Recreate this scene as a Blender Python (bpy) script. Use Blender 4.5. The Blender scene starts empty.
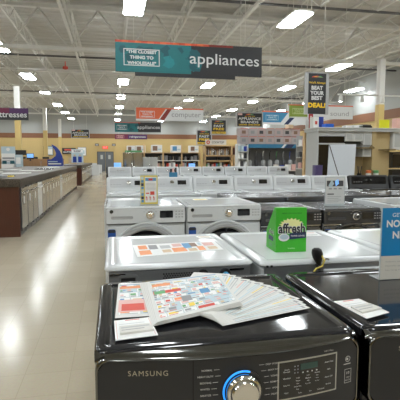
import bpy, bmesh, math, random
from mathutils import Vector, Matrix
R = math.radians
rnd = random.Random(7)
scene = bpy.context.scene
COL = scene.collection
H = 1.47
# ------------------------------------------------------------------ materials
MATS = {}
def mat(name, col, rough=.5, metal=0., coat=0., emit=0., noise=0., nscale=40., trans=0., bump=0., spec=.5):
    if name in MATS: return MATS[name]
    m = bpy.data.materials.new(name); m.use_nodes = True
    nt = m.node_tree; b = nt.nodes['Principled BSDF']
    c = (col[0], col[1], col[2], 1)
    b.inputs['Base Color'].default_value = c
    b.inputs['Roughness'].default_value = rough
    b.inputs['Metallic'].default_value = metal
    b.inputs['Coat Weight'].default_value = coat
    b.inputs['Coat Roughness'].default_value = .06
    b.inputs['Specular IOR Level'].default_value = spec
    if trans:
        b.inputs['Transmission Weight'].default_value = trans
    if emit:
        b.inputs['Emission Color'].default_value = c
        b.inputs['Emission Strength'].default_value = emit
    if noise or bump:
        tc = nt.nodes.new('ShaderNodeTexCoord'); n = nt.nodes.new('ShaderNodeTexNoise')
        n.inputs['Scale'].default_value = nscale; n.inputs['Detail'].default_value = 4
        nt.links.new(tc.outputs['Object'], n.inputs['Vector'])
        if noise:
            mx = nt.nodes.new('ShaderNodeMix'); mx.data_type = 'RGBA'
            mx.inputs[6].default_value = tuple(max(0, v * (1 - noise)) for v in col) + (1,)
            mx.inputs[7].default_value = tuple(min(1, v * (1 + noise)) for v in col) + (1,)
            nt.links.new(n.outputs['Fac'], mx.inputs[0]); nt.links.new(mx.outputs[2], b.inputs['Base Color'])
        if bump:
            bp = nt.nodes.new('ShaderNodeBump'); bp.inputs['Strength'].default_value = bump; bp.inputs['Distance'].default_value = .01
            nt.links.new(n.outputs['Fac'], bp.inputs['Height']); nt.links.new(bp.outputs['Normal'], b.inputs['Normal'])
    MATS[name] = m
    return m
def floor_mat():
    m = mat('floor_vinyl', (.52, .45, .335), .14, spec=.32)
    nt = m.node_tree; b = nt.nodes['Principled BSDF']
    tc = nt.nodes.new('ShaderNodeTexCoord')
    br = nt.nodes.new('ShaderNodeTexBrick'); br.offset = 0; br.inputs['Scale'].default_value = 1
    br.inputs['Brick Width'].default_value = .305; br.inputs['Row Height'].default_value = .305
    br.inputs['Mortar Size'].default_value = .002
    br.inputs['Color1'].default_value = (.46, .40, .30, 1); br.inputs['Color2'].default_value = (.50, .435, .33, 1)
    br.inputs['Mortar'].default_value = (.40, .35, .26, 1)
    nt.links.new(tc.outputs['Object'], br.inputs['Vector'])
    n = nt.nodes.new('ShaderNodeTexNoise'); n.inputs['Scale'].default_value = 60; n.inputs['Detail'].default_value = 5
    nt.links.new(tc.outputs['Object'], n.inputs['Vector'])
    mx = nt.nodes.new('ShaderNodeMix'); mx.data_type = 'RGBA'; mx.blend_type = 'MULTIPLY'; mx.inputs[0].default_value = .18
    nt.links.new(br.outputs['Color'], mx.inputs[6]); nt.links.new(n.outputs['Color'], mx.inputs[7])
    nt.links.new(mx.outputs[2], b.inputs['Base Color'])
    n2 = nt.nodes.new('ShaderNodeTexNoise'); n2.inputs['Scale'].default_value = 1.3; n2.inputs['Detail'].default_value = 3
    nt.links.new(tc.outputs['Object'], n2.inputs['Vector'])
    mr = nt.nodes.new('ShaderNodeMapRange'); mr.inputs[3].default_value = .15; mr.inputs[4].default_value = .21
    nt.links.new(n2.outputs['Fac'], mr.inputs[0]); nt.links.new(mr.outputs[0], b.inputs['Roughness'])
    bp = nt.nodes.new('ShaderNodeBump'); bp.inputs['Strength'].default_value = .05; bp.inputs['Distance'].default_value = .01
    nt.links.new(n2.outputs['Fac'], bp.inputs['Height']); nt.links.new(bp.outputs['Normal'], b.inputs['Normal'])
    return m
def deck_mat():
    m = mat('roof_deck', (.52, .515, .485), .6)
    nt = m.node_tree; b = nt.nodes['Principled BSDF']
    tc = nt.nodes.new('ShaderNodeTexCoord'); w = nt.nodes.new('ShaderNodeTexWave')
    w.bands_direction = 'Y'; w.inputs['Scale'].default_value = .55; w.inputs['Distortion'].default_value = 0
    nt.links.new(tc.outputs['Object'], w.inputs['Vector'])
    bp = nt.nodes.new('ShaderNodeBump'); bp.inputs['Strength'].default_value = 1; bp.inputs['Distance'].default_value = .12
    nt.links.new(w.outputs['Fac'], bp.inputs['Height']); nt.links.new(bp.outputs['Normal'], b.inputs['Normal'])
    return m
def wood_mat(name, c1, c2, rough=.4, sc=(3, 3, .6)):
    m = mat(name, c1, rough)
    nt = m.node_tree; b = nt.nodes['Principled BSDF']
    tc = nt.nodes.new('ShaderNodeTexCoord'); mp = nt.nodes.new('ShaderNodeMapping'); mp.inputs['Scale'].default_value = sc
    n = nt.nodes.new('ShaderNodeTexNoise'); n.inputs['Scale'].default_value = 9; n.inputs['Detail'].default_value = 6
    nt.links.new(tc.outputs['Object'], mp.inputs['Vector']); nt.links.new(mp.outputs[0], n.inputs['Vector'])
    mx = nt.nodes.new('ShaderNodeMix'); mx.data_type = 'RGBA'
    mx.inputs[6].default_value = c1 + (1,); mx.inputs[7].default_value = c2 + (1,)
    nt.links.new(n.outputs['Fac'], mx.inputs[0]); nt.links.new(mx.outputs[2], b.inputs['Base Color'])
    return m
def sparkle_mat(name, c1, c2, sc=60, rough=.35):
    m = mat(name, c1, rough)
    nt = m.node_tree; b = nt.nodes['Principled BSDF']
    tc = nt.nodes.new('ShaderNodeTexCoord'); n = nt.nodes.new('ShaderNodeTexVoronoi'); n.inputs['Scale'].default_value = sc
    nt.links.new(tc.outputs['Object'], n.inputs['Vector'])
    mx = nt.nodes.new('ShaderNodeMix'); mx.data_type = 'RGBA'
    mx.inputs[6].default_value = c1 + (1,); mx.inputs[7].default_value = c2 + (1,)
    nt.links.new(n.outputs['Color'], mx.inputs[0]); nt.links.new(mx.outputs[2], b.inputs['Base Color'])
    return m
WHITE = mat('white_enamel', (.62, .64, .65), .09, spec=.35, noise=.015, nscale=3)
WPLAST = mat('white_plastic', (.55, .565, .57), .35, noise=.02, nscale=5)
GPLAST = mat('pale_grey_plastic', (.38, .385, .39), .35, noise=.02, nscale=5)
BLACKTOP = mat('black_gloss_enamel', (.016, .016, .018), .07, spec=.5, noise=.1, nscale=4)
BLACKPAN = mat('black_stainless', (.026, .027, .030), .34, metal=.2, noise=.08, nscale=3)
CHROME = mat('chrome', (.75, .74, .72), .09, metal=1, noise=.02, nscale=20)
DCHROME = mat('dark_chrome', (.20, .20, .19), .10, metal=1, noise=.03, nscale=12)
GRAPH = mat('graphite_enamel', (.15, .152, .16), .2, metal=.8, spec=.6, noise=.05, nscale=3)
GRAPHP = mat('graphite_panel', (.045, .047, .052), .2, metal=.3, coat=.5, noise=.05, nscale=3)
GLASSB = mat('black_glass', (.006, .006, .007), .05, coat=.6, noise=.1, nscale=3)
STEEL = mat('brushed_steel', (.40, .39, .37), .17, metal=1, noise=.06, nscale=2)
GALV = mat('galvanised_back', (.20, .205, .21), .42, metal=.5, noise=.05, nscale=6)
HOLE = mat('vent_hole', (.01, .01, .01), .8, noise=.1)
BLK = mat('black_plastic', (.015, .015, .016), .32, noise=.1, nscale=10)
DGREY = mat('dark_grey', (.06, .06, .065), .5, noise=.1, nscale=10)
PAPER = mat('newsprint', (.66, .655, .63), .75, noise=.03, nscale=30)
PWHITE = mat('white_card', (.78, .78, .77), .6, noise=.02, nscale=20)
INK = mat('grey_ink', (.30, .30, .31), .8, noise=.1)
INKD = mat('dark_ink', (.03, .03, .035), .7, noise=.1)
P_RED = mat('print_red', (.62, .07, .045), .6, noise=.1)
P_ORG = mat('print_orange', (.80, .30, .12), .6, noise=.1)
P_BLU = mat('print_blue', (.10, .28, .50), .6, noise=.1)
P_LBL = mat('print_pale_blue', (.46, .58, .64), .6, noise=.08)
P_GRN = mat('print_green', (.12, .36, .14), .6, noise=.1)
P_YEL = mat('print_yellow', (.82, .60, .08), .6, noise=.08)
P_PNK = mat('print_pink', (.70, .42, .38), .6, noise=.08)
P_BRN = mat('print_brown', (.22, .13, .09), .6, noise=.1)
P_TAN = mat('print_tan', (.62, .46, .30), .6, noise=.1)
YEL = mat('yellow_paint', (.62, .46, .18), .5, noise=.04, nscale=4)
CWHITE = mat('steel_white_paint', (.68, .68, .65), .5, noise=.04, nscale=3)
PIPE = mat('dark_pipe', (.10, .10, .10), .5, noise=.1)
TEAL = mat('sign_teal', (.010, .15, .165), .55, noise=.25, nscale=3)
TEALD = mat('sign_dark_teal', (.008, .09, .11), .55, noise=.1)
SBLACK = mat('sign_charcoal', (.022, .023, .027), .5, noise=.1)
SRED = mat('sign_red', (.55, .07, .03), .5, noise=.05)
SORG = mat('sign_orange', (.66, .12, .04), .5, noise=.05)
SWHITE = mat('sign_white', (.62, .63, .63), .5, noise=.02)
SBLUE = mat('sign_blue', (.035, .19, .34), .5, noise=.05)
SNAVY = mat('sign_navy', (.015, .03, .09), .5, noise=.05)
SMAROON = mat('sign_maroon', (.14, .012, .05), .5, noise=.1)
SDRED = mat('sign_dark_red', (.22, .02, .012), .5, noise=.05)
SGREEN = mat('sign_olive', (.24, .33, .045), .5, noise=.05)
SYEL = mat('sign_yellow', (.85, .55, .02), .5, noise=.05)
SPURP = mat('sign_purple', (.07, .02, .10), .5, noise=.1)
BOXGREEN = mat('box_green', (.045, .42, .022), .45, noise=.03)
BLUECARD = mat('card_blue', (.0, .20, .48), .4, noise=.03)
CREAM = mat('card_cream', (.60, .585, .54), .5, noise=.02)
GOLDY = mat('burst_yellow', (.80, .78, .36), .5, noise=.05)
WOODR = wood_mat('red_brown_wood', (.05, .014, .008), (.09, .027, .015), .3, (6, 6, .6))
WOODL = wood_mat('pale_wood', (.55, .36, .17), (.66, .46, .24), .5)
WOODM = wood_mat('mid_wood', (.30, .16, .07), (.40, .23, .11), .5)
COUNTER = sparkle_mat('speckled_laminate', (.022, .017, .012), (.11, .085, .062), 60, .5)
WALLY = mat('wall_yellow', (.52, .385, .165), .7, noise=.03, nscale=1)
WALLG = mat('wall_grey', (.34, .35, .34), .7, noise=.03, nscale=1)
BAND = mat('wall_band', (.20, .085, .04), .6, noise=.06, nscale=2)
BEIGE = mat('beige_wall', (.50, .38, .19), .6, noise=.03, nscale=2)
CABW = mat('cabinet_white', (.60, .605, .59), .4, noise=.02, nscale=2)
CABG = mat('cabinet_grey', (.44, .45, .44), .5, noise=.02, nscale=2)
LAMP = mat('lamp_diffuser', (.92, .975, 1.0), .5, emit=42)
EXITR = mat('exit_red', (.8, .03, .02), .5, emit=.7)
LEDB = mat('led_blue', (.02, .30, .95), .3, emit=.9)
LCD = mat('lcd_green', (.03, .07, .06), .25, noise=.05)
SCRB = mat('screen_blue', (.20, .45, .9), .3, emit=.7)
REDV = mat('valve_red', (.55, .03, .05), .4, noise=.05)
BLUV = mat('valve_blue', (.03, .30, .55), .4, noise=.05)
RBLUE = mat('royal_blue', (.02, .05, .30), .45, noise=.1)
RYEL = mat('acid_yellow', (.75, .75, .02), .5, noise=.05)
TAPEY = mat('tape_yellow', (.70, .56, .10), .5, noise=.05)
# ------------------------------------------------------------------ mesh building
def rr(w, h, r, n=4):
    """rounded rectangle outline centred on 0"""
    r = max(1e-4, min(r, w/2 - 1e-4, h/2 - 1e-4)); out = []
    for cx, cy, a0 in ((w/2-r, h/2-r, 0), (-w/2+r, h/2-r, 90), (-w/2+r, -h/2+r, 180), (w/2-r, -h/2+r, 270)):
        for i in range(n+1):
            a = R(a0 + 90*i/n); out.append((cx + r*math.cos(a), cy + r*math.sin(a)))
    return out
FRONT = Matrix(((1, 0, 0, 0), (0, 0, -1, 0), (0, 1, 0, 0), (0, 0, 0, 1)))   # local x,y,z -> X, Z, towards -Y
class MB:
    def __init__(s): s.v = []; s.f = []; s.m = []; s.mats = []; s.M = Matrix(); s.sm = []
    def mi(s, m):
        if m not in s.mats: s.mats.append(m)
        return s.mats.index(m)
    def at(s, x=0, y=0, z=0, front=False, rz=0):
        s.M = Matrix.Translation((x, y, z)) @ Matrix.Rotation(rz, 4, 'Z') @ (FRONT if front else Matrix()); return s
    def add(s, vs, fs, m, smooth=False):
        b = len(s.v); s.v += [s.M @ Vector(v) for v in vs]; k = s.mi(m)
        for f in fs: s.f.append([b+i for i in f]); s.m.append(k); s.sm.append(smooth)
    def box(s, x0, x1, y0, y1, z0, z1, m):
        vs = [(x, y, z) for z in (z0, z1) for y in (y0, y1) for x in (x0, x1)]
        s.add(vs, [(0, 2, 3, 1), (4, 5, 7, 6), (0, 1, 5, 4), (2, 6, 7, 3), (0, 4, 6, 2), (1, 3, 7, 5)], m); return s
    def quad(s, a, b, c, d, m): s.add([a, b, c, d], [(0, 1, 2, 3)], m); return s
    def loft(s, rings, m, cap0=True, cap1=True, smooth=True, capm=None):
        n = len(rings[0]); vs = [p for r in rings for p in r]; fs = []
        for k in range(len(rings)-1):
            for i in range(n):
                j = (i+1) % n; fs.append((k*n+i, k*n+j, (k+1)*n+j, (k+1)*n+i))
        s.add(vs, fs, m, smooth)
        if cap0: s.add(rings[0], [tuple(reversed(range(n)))], m)
        if cap1: s.add(rings[-1], [tuple(range(n))], capm or m)
        return s
    def slab(s, w, h, r, levels, m, n=4, capm=None, cx=0, cy=0):
        """levels: (inset, z)"""
        rings = []
        for ins, z in levels:
            rings.append([(x+cx, y+cy, z) for x, y in rr(w-2*ins, h-2*ins, max(r-ins, .001), n)])
        return s.loft(rings, m, capm=capm)
    def rbox(s, x0, x1, y0, y1, z0, z1, m, r=.01, b=.004):
        """box along z with rounded plan corners and bevelled top and bottom"""
        return s.slab(x1-x0, y1-y0, r, [(b, z0), (0, z0+b), (0, z1-b), (b, z1)], m, 3, cx=(x0+x1)/2, cy=(y0+y1)/2)
    def lathe(s, prof, m, n=32, cx=0, cy=0, capm=None):
        rings = [[(cx+r*math.cos(2*math.pi*i/n), cy+r*math.sin(2*math.pi*i/n), z) for i in range(n)] for r, z in prof]
        return s.loft(rings, m, capm=capm)
    def ring(s, r0, r1, z0, z1, m, n=40, cx=0, cy=0, a0=0, a1=360):
        full = a1-a0 >= 360; k = n if full else n+1; rings = []
        for i in range(k):
            a = R(a0+(a1-a0)*i/n); c, d = math.cos(a), math.sin(a)
            rings.append([(cx+q*c, cy+q*d, z) for q, z in ((r0, z0), (r1, z0), (r1, z1*.6+z0*.4), (r1*.7+r0*.3, z1), (r0*.7+r1*.3, z1), (r0, z1*.6+z0*.4))])
        if full: rings.append(rings[0])
        return s.loft(rings, m, cap0=not full, cap1=not full)
    def tube(s, pts, r, m, n=6):
        pts = [Vector(p) for p in pts]; rings = []
        for i, p in enumerate(pts):
            t = (pts[min(i+1, len(pts)-1)] - pts[max(i-1, 0)]).normalized()
            a = t.cross(Vector((0, 0, 1)));
            if a.length < 1e-3: a = t.cross(Vector((0, 1, 0)))
            a.normalize(); b = t.cross(a)
            rings.append([tuple(p + a*r*math.cos(2*math.pi*k/n) + b*r*math.sin(2*math.pi*k/n)) for k in range(n)])
        return s.loft(rings, m)
    def bar(s, a, b, t, m): return s.tube([a, b], t*.7, m, 4)
    def prism(s, poly, y0, y1, m):
        """poly in x,z extruded along y"""
        n = len(poly)
        vs = [(x, y0, z) for x, z in poly] + [(x, y1, z) for x, z in poly]
        fs = [tuple(range(n)), tuple(reversed(range(n, 2*n)))] + [(i, i+n, (i+1) % n + n, (i+1) % n) for i in range(n)]
        s.add(vs, fs, m); return s
    def mapv(s, fn): s.v = [Vector(fn(v)) for v in s.v]; return s
    def build(s, name, parent=None):
        me = bpy.data.meshes.new(name); me.from_pydata([tuple(v) for v in s.v], [], s.f)
        for m in s.mats: me.materials.append(m)
        me.polygons.foreach_set('material_index', s.m)
        me.polygons.foreach_set('use_smooth', s.sm)
        me.update()
        bm = bmesh.new(); bm.from_mesh(me)
        bmesh.ops.remove_doubles(bm, verts=bm.verts, dist=1e-6)
        bmesh.ops.recalc_face_normals(bm, faces=bm.faces)
        for e in bm.edges:
            if len(e.link_faces) == 2 and e.calc_face_angle(0) > R(38): e.smooth = False
        bm.to_mesh(me); bm.free()
        o = bpy.data.objects.new(name, me); COL.objects.link(o)
        if parent: o.parent = parent
        return o
def tag(o, label=None, cat=None, group=None, kind=None):
    if label: o['label'] = label
    if cat: o['category'] = cat
    if group: o['group'] = group
    if kind: o['kind'] = kind
    return o
def thing(name, label, cat, loc=(0, 0, 0), rz=0, group=None):
    o = bpy.data.objects.new(name, None); COL.objects.link(o); o.location = loc; o.rotation_euler = (0, 0, rz)
    o.empty_display_size = .1
    return tag(o, label, cat, group)
def struct(name, mb, parent=None):
    o = mb.build(name, parent)
    if not parent: o['kind'] = 'structure'
    return o
def kids(o): return [c for c in bpy.data.objects if c.parent == o]
def copy_tree(o, loc, label=None, group=None, rz=None):
    def rec(src, par):
        c = src.copy(); COL.objects.link(c)
        if par: c.parent = par
        for k in kids(src): rec(k, c)
        return c
    r = rec(o, None); r.location = loc
    if rz is not None: r.rotation_euler = (0, 0, rz)
    if label: r['label'] = label
    if group: r['group'] = group
    return r
def text(mb, s, cx, cy, w=None, h=None, m=None, bold=0., depth=.0008, al='C', z=0., sp=1.):
    """flat lettering, centred at cx, cy in mb's local x,y, raised along z"""
    cu = bpy.data.curves.new('t', 'FONT'); cu.body = s; cu.resolution_u = 3; cu.offset = bold; cu.space_character = sp
    ob = bpy.data.objects.new('t', cu); COL.objects.link(ob)
    dg = bpy.context.evaluated_depsgraph_get(); me = bpy.data.meshes.new_from_object(ob.evaluated_get(dg))
    vs = [v.co.copy() for v in me.vertices]; fs = [tuple(p.vertices) for p in me.polygons]
    bpy.data.objects.remove(ob); bpy.data.curves.remove(cu); bpy.data.meshes.remove(me)
    if not vs: return
    x0 = min(v.x for v in vs); x1 = max(v.x for v in vs); y0 = min(v.y for v in vs); y1 = max(v.y for v in vs)
    sy = (h/(y1-y0)) if h else None; sx = (w/(x1-x0)) if w else sy
    if sy is None: sy = sx
    ax = {'C': (x0+x1)/2, 'L': x0, 'R': x1}[al]
    pts = [((v.x-ax)*sx+cx, (v.y-(y0+y1)/2)*sy+cy, z+depth) for v in vs]
    mb.add(pts, fs, m)
# ------------------------------------------------------------------ camera
TH = math.atan(42/440); PS = math.atan(88/440*math.cos(TH))
cam = bpy.data.cameras.new('camera'); camo = bpy.data.objects.new('camera', cam); COL.objects.link(camo)
camo.location = (0, 0, H); camo.rotation_euler = (math.pi/2 - TH, 0, -PS)
cam.sensor_width = 36; cam.lens = 36*440/400; cam.clip_start = .05; cam.clip_end = 200
scene.camera = camo
# ------------------------------------------------------------------ setting
X0, X1, Y0, Y1, ZC = -16., 15., -7., 50., 6.75
struct('floor', MB().box(X0, X1, Y0, Y1, -.1, 0, floor_mat()))
ceil = struct('ceiling', MB().box(X0, X1, Y0, Y1, ZC, ZC+.1, deck_mat()))
def wall(name, x0, x1, y0, y1):
    mb = MB(); mb.box(x0, x1, y0, y1, 0, 3.66, WALLY); mb.box(x0, x1, y0, y1, 3.66, ZC, WALLG); return struct(name, mb)
wall('wall_far', X0-.2, X1+.2, Y1, Y1+.2); wall('wall_right', X1, X1+.2, Y0, Y1)
wall('wall_left', X0-.2, X0, Y0, Y1); wall('wall_back', X0-.2, X1+.2, Y0-.2, Y0)
struct('trim_1', MB().box(X0, X1, Y1-.04, Y1, 3.62, 4.12, BAND)); struct('trim_2', MB().box(X1-.04, X1, Y0, Y1-.04, 3.62, 4.12, BAND))
struct('baseboard_far', MB().box(X0, -1.55, Y1-.03, Y1, 0, .15, DGREY).box(.16, X1, Y1-.03, Y1, 0, .15, DGREY))
# roof steel
k = 0
x = -15.0
while x < 15:
    mb = MB(); mb.box(x-.04, x+.04, Y0, Y1, ZC-.07, ZC-.005, CWHITE); mb.box(x-.03, x+.03, Y0, Y1, ZC-.62, ZC-.56, CWHITE)
    y = Y0; up = True
    while y < Y1-1:
        a = (x, y, ZC-.06 if up else ZC-.58); b = (x, y+.75, ZC-.58 if up else ZC-.06)
        mb.bar(a, b, .022, CWHITE); up = not up; y += .75
    o = mb.build('roof_joist', ceil); x += 1.95
for y in (4.6, 16, 27.5, 39):
    mb = MB(); zt, zb = 6.1, 5.16
    zt = 6.60
    mb.box(X0, X1, y-.10, y+.10, zt-.12, zt, CWHITE); mb.box(X0, X1, y-.09, y+.09, zb-.05, zb+.05, CWHITE)
    x = -15.0 - .975; up = True
    while x < 14.5:
        a = (x, y, zt-.1 if up else zb); b = (x+.975, y, zb if up else zt-.1)
        mb.bar(a, b, .04, CWHITE); up = not up; x += .975
    mb.build('roof_girder', ceil)
for y in (13.2, 21.6, 33):
    MB().tube([(X0, y, 6.12), (X1, y, 6.12)], .045, PIPE, 8).build('dark_pipe', ceil)
for x, z in ((-1.45, 6.02), (4.3, 6.02), (10.6, 6.0)):
    MB().tube([(x, Y0, z), (x, Y1, z)], .055, CWHITE, 8).build('white_pipe', ceil)
for y in (10.2, 19.5, 24.5, 30):
    MB().tube([(X0, y, 6.06), (X1, y, 6.06)], .025, CWHITE, 6).build('white_conduit', ceil)
for x, y in ((6.35, 10.4), (-2.1, 22.3)):
    o = MB().at(x, y, 5.75 if x > 0 else 5.7).lathe([(.02, .35), (.03, .12), (.12, .1), (.13, 0), (.05, -.03)], P_RED, 16).build('fire_alarm_bell')
    tag(o, 'small red alarm bell hanging under the roof ' + ('at the upper right of the ceiling' if x > 0 else 'over the dishwasher counter'), 'alarm bell')
# lights
ORD = ['leftmost', 'second', 'third', 'fourth', 'fifth', 'sixth', 'seventh']
NTH = ['overhead', 'nearest', 'second nearest', 'third nearest', 'fourth nearest', 'fifth nearest', 'sixth nearest', 'farthest']
LX = [-13.4, -8.7, -4.0, .65, 5.3, 9.95, 14.2]
proto = None
for i, lx in enumerate(LX):
    for j, ly in enumerate([-5.6, .3, 6.25, 12.2, 18.15, 24.1, 30.05, 36, 41.9, 47.8]):
        if ly < 10 and (i in (0, 6)): continue
        lab = 'ceiling strip light, row %s from the left wall, %s' % (ORD[i] if i else 'closest', ('behind the viewer' if ly < 3 else NTH[max(0, j-2)] + ' in its row'))
        yy = ly + (-.6 if i == 2 else 0) + (.3 if i >= 4 else 0)
        if proto is None:
            t = thing('ceiling_light', lab, 'ceiling light', group='ceiling lights'); proto = t
            MB().slab(.50, 1.36, .03, [(.1, .14), (0, .08), (0, .01), (.02, 0)], CWHITE, 2).build('housing', t)
            MB().slab(.54, 1.40, .02, [(0, .02), (0, -.0), (.02, -.02)], LAMP, 2).build('diffuser', t)
            for sx in (-.5, .5):
                MB().tube([(0, sx, .1), (0, sx, .62)], .006, CWHITE, 4).build('hanger', t)
            t.location = (lx, yy, 5.47)
        else:
            copy_tree(proto, (lx, yy, 5.47), lab, 'ceiling lights')
# columns
def column(x, y, r, lab):
    t = thing('support_column', lab, 'column', (x, y, 0))
    MB().box(-r, r, -r, r, 0, 3.52, YEL).build('painted_base', t)
    MB().rbox(-r, r, -r, r, 3.52, 5.22, CWHITE, .03).build('shaft', t)
column(10.2, 15.6, .12, 'square column, yellow below and white above, behind the kitchen display')
column(-4.85, 25, .14, 'square yellow and white column behind the monitor at the far left')
column(-4.88, 35, .14, 'square yellow and white column left of the blue arched banner')
column(-4.92, 45, .14, 'thin far yellow column behind the blue arched banner')
# far wall fittings
t = tag(thing('door_1', None, None, (-1.54, 49.96, 0)), kind='structure')
for a, b in ((0, .8), (.84, 1.66)):
    mb = MB(); mb.box(a, b, -.03, .03, 0, 2.1, mat('door_grey', (.12, .13, .14), .5, noise=.05)); d = mb.build('door_leaf', t)
    MB().box(a+.3, a+.55, -.04, .04, 1.35, 1.8, mat('door_glass', (.45, .47, .46), .15, noise=.05)).build('door_window', d)
MB().box(-.06, 1.72, -.05, .04, 2.1, 2.18, DGREY).box(-.06, 0, -.05, .04, 0, 2.1, DGREY).box(1.66, 1.72, -.05, .04, 0, 2.1, DGREY).build('door_frame', t)
t = thing('exit_sign', 'small glowing red exit sign above the grey double door', 'exit sign', (-.72, 49.9, 2.62))
MB().box(-.28, .28, 0, .08, -.14, .14, EXITR).build('sign_box', t)
mb = MB().at(0, -.002, 0, True); text(mb, 'EXIT', 0, 0, .4, .18, PWHITE); mb.build('lettering', t)
for x, l in ((-1.6, 'left'), (.22, 'right')):
    tag(MB().box(x-.2, x+.2, 49.85, 50.0, 2.8, 3.05, DGREY).box(x-.14, x+.14, 49.80, 49.86, 2.83, 2.98, GPLAST).build('emergency_light'), 'small dark emergency light on the far wall, %s of the exit sign' % l, 'emergency light')
def picture(name, lab, cat, x0, x1, z0, z1, y, m, pic, fr=.05):
    t = thing(name, lab, cat, ((x0+x1)/2, y, z0)); w = (x1-x0)/2; h = z1-z0
    MB().box(-w, w, -.03, .03, 0, h, m).build('frame', t)
    mb = MB().at(0, -.032, 0, True); pic(mb, w-fr, fr, h-fr); mb.build('picture_print', t)
    return t
def p1(mb, w, a, b):
    mb.box(-w, w, a, b, 0, .004, P_LBL); mb.box(-w*.2, w*.9, a+.1, b-.3, .004, .006, PWHITE); mb.box(-w*.8, -.1, a+.2, b-.2, .004, .006, P_BLU)
picture('framed_poster', 'framed poster with dark left edge on the yellow far wall', 'poster', -7.2, -6.2, 1.75, 2.75, 49.9, INKD, p1)
def p2(mb, w, a, b):
    mb.box(-w, w, a, b, 0, .004, SBLACK); mb.prism([(-w, b-.02), (0, b), (w, b-.15), (0, b-.1)], 0, .001, P_RED) if False else mb.box(-w*.7, w*.9, b-.22, b-.06, .004, .006, P_RED)
    text(mb, 'MATTRESS', 0, a+.16, w*1.7, .18, SWHITE, .02, z=.006)
picture('mattress_sign', 'wide black and red mattress sign on the far wall', 'sign', -5.3, -3.85, 1.9, 2.55, 49.9, INKD, p2)
def p3(mb, w, a, b):
    mb.box(-w, w, a, b, 0, .004, PWHITE); mb.box(-w*.7, w*.7, a+.15, b-.3, .004, .006, P_LBL)
picture('framed_picture', 'white picture in a grey frame behind the two-person poster board', 'picture', -3.65, -2.75, 1.7, 2.65, 49.9, INK, p3)
# ------------------------------------------------------------------ hanging signs
def hang(name, lab, x0, x1, z0, z1, y, draw, cat='hanging sign', rz=0, wires=True, edge=SBLACK, d=.05, top=5.9):
    w = x1-x0; h = z1-z0
    t = thing(name, lab, cat, (x0, y, z0), rz)
    MB().box(0, w, 0, d, 0, h, edge).build('board', t)
    mb = MB().at(0, -.001, 0, True); draw(mb, w, h); mb.build('printed_face', t)
    if wires:
        for q in (.12, .88): MB().tube([(w*q, d/2, h), (w*q, d/2, top-z0)], .006, CWHITE, 4).build('cable', t)
    return t
def stamp(mb, cx, cy, w, h, m, lines, z=.004):
    t = h*.05
    mb.box(cx-w/2, cx+w/2, cy+h/2-t, cy+h/2, z, z+.001, m).box(cx-w/2, cx+w/2, cy-h/2, cy-h/2+t, z, z+.001, m)
    mb.box(cx-w/2, cx-w/2+t, cy-h/2, cy+h/2, z, z+.001, m).box(cx+w/2-t, cx+w/2, cy-h/2, cy+h/2, z, z+.001, m)
    n = len(lines)
    for i, l in enumerate(lines):
        text(mb, l, cx, cy + h*.33 - i*h*.66/(max(1, n-1)), w*(.84, .66, .8)[i % 3], h*.2, m, .045, z=z)
CLOSE = ['"THE CLOSEST', 'THING TO', 'WHOLESALE"']
def blobs(mb, w, h, seed, n, ms, x0=0., x1=.55, z=.002):
    r = random.Random(seed)
    for i in range(n):
        s = h*(.12+.16*r.random()); cx = s + x0*w + r.random()*(x1-x0)*w; cy = s + r.random()*(h-2*s)
        kk = r.choice((5, 6, 7)); a0 = r.random()*6
        pts = [(cx+s*math.cos(a0+2*math.pi*i/kk), cy+s*math.sin(a0+2*math.pi*i/kk), z+i*.00005) for i in range(kk)]
        mb.add([(p[0], p[1], z+.0001*r.randint(0, 9)) for p in pts], [tuple(range(kk))], r.choice(ms))
def dA(mb, w, h):
    mb.box(0, w, 0, h, 0, .001, SBLACK); mb.box(0, w*.50, 0, h*.93, .001, .0015, TEAL)
    blobs(mb, w, h*.93, 3, 26, [TEALD, TEAL, TEALD, mat('sign_mid_teal', (.010, .21, .23), .5, noise=.2, nscale=4)], 0, .5, .0018)
    blobs(mb, w, h*.93, 5, 5, [TEAL, TEALD], .44, .50, .0018)
    for i in range(24):
        mb.box(w*i/24, w*(i+1)/24, h*.93, h, .0015, .0028, [SRED, SORG][i % 2] if i < 15 else (SDRED if i < 19 else SBLACK))
    stamp(mb, w*.17, h*.47, w*.235, h*.54, SWHITE, CLOSE)
    text(mb, 'appliances', w*.735, h*.47, w*.49, h*.47, SWHITE, .004, z=.004)
t = hang('hanging_sign', 'large teal and charcoal hanging sign reading appliances, nearest to the viewer', .10, 3.13, 3.17, 3.775, 9, dA, rz=R(1.2))
MB().box(.38, 2.45, .0, .05, -.07, 0, SBLACK).build('lower_rail', t)
def dM(mb, w, h):
    mb.box(0, w, 0, h, 0, .001, SBLACK)
    for i in range(10): mb.box(w*(.3+.07*i), w*(.37+.07*i), h*.55, h, .001, .002, [SDRED, SMAROON, SPURP][min(2, i//3)])
    text(mb, 'mattresses', w*.70, h*.42, w*.56, h*.40, SWHITE, .012, z=.004)
hang('hanging_sign', 'black and purple hanging sign reading mattresses at the left edge', -4.6, -2.59, 2.67, 3.04, 15, dM)
def dC(mb, w, h):
    mb.box(0, w, 0, h, 0, .001, SWHITE); mb.box(0, w, h*.9, h, .0012, .003, SORG)
    mb.add([(0, h*.14, .0015), (w*.33, h*.14, .0015), (w*.43, h*.9, .0015), (0, h*.9, .0015)], [(0, 1, 2, 3)], SORG)
    mb.add([(w*.345, h*.14, .002), (w*.405, h*.02, .002), (w*.52, h*.9, .002), (w*.455, h*.9, .002)], [(0, 1, 2, 3)], SDRED)
    stamp(mb, w*.16, h*.5, w*.22, h*.5, SWHITE, CLOSE); text(mb, 'computer', w*.74, h*.42, w*.44, h*.45, INK, .004, z=.004)
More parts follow.
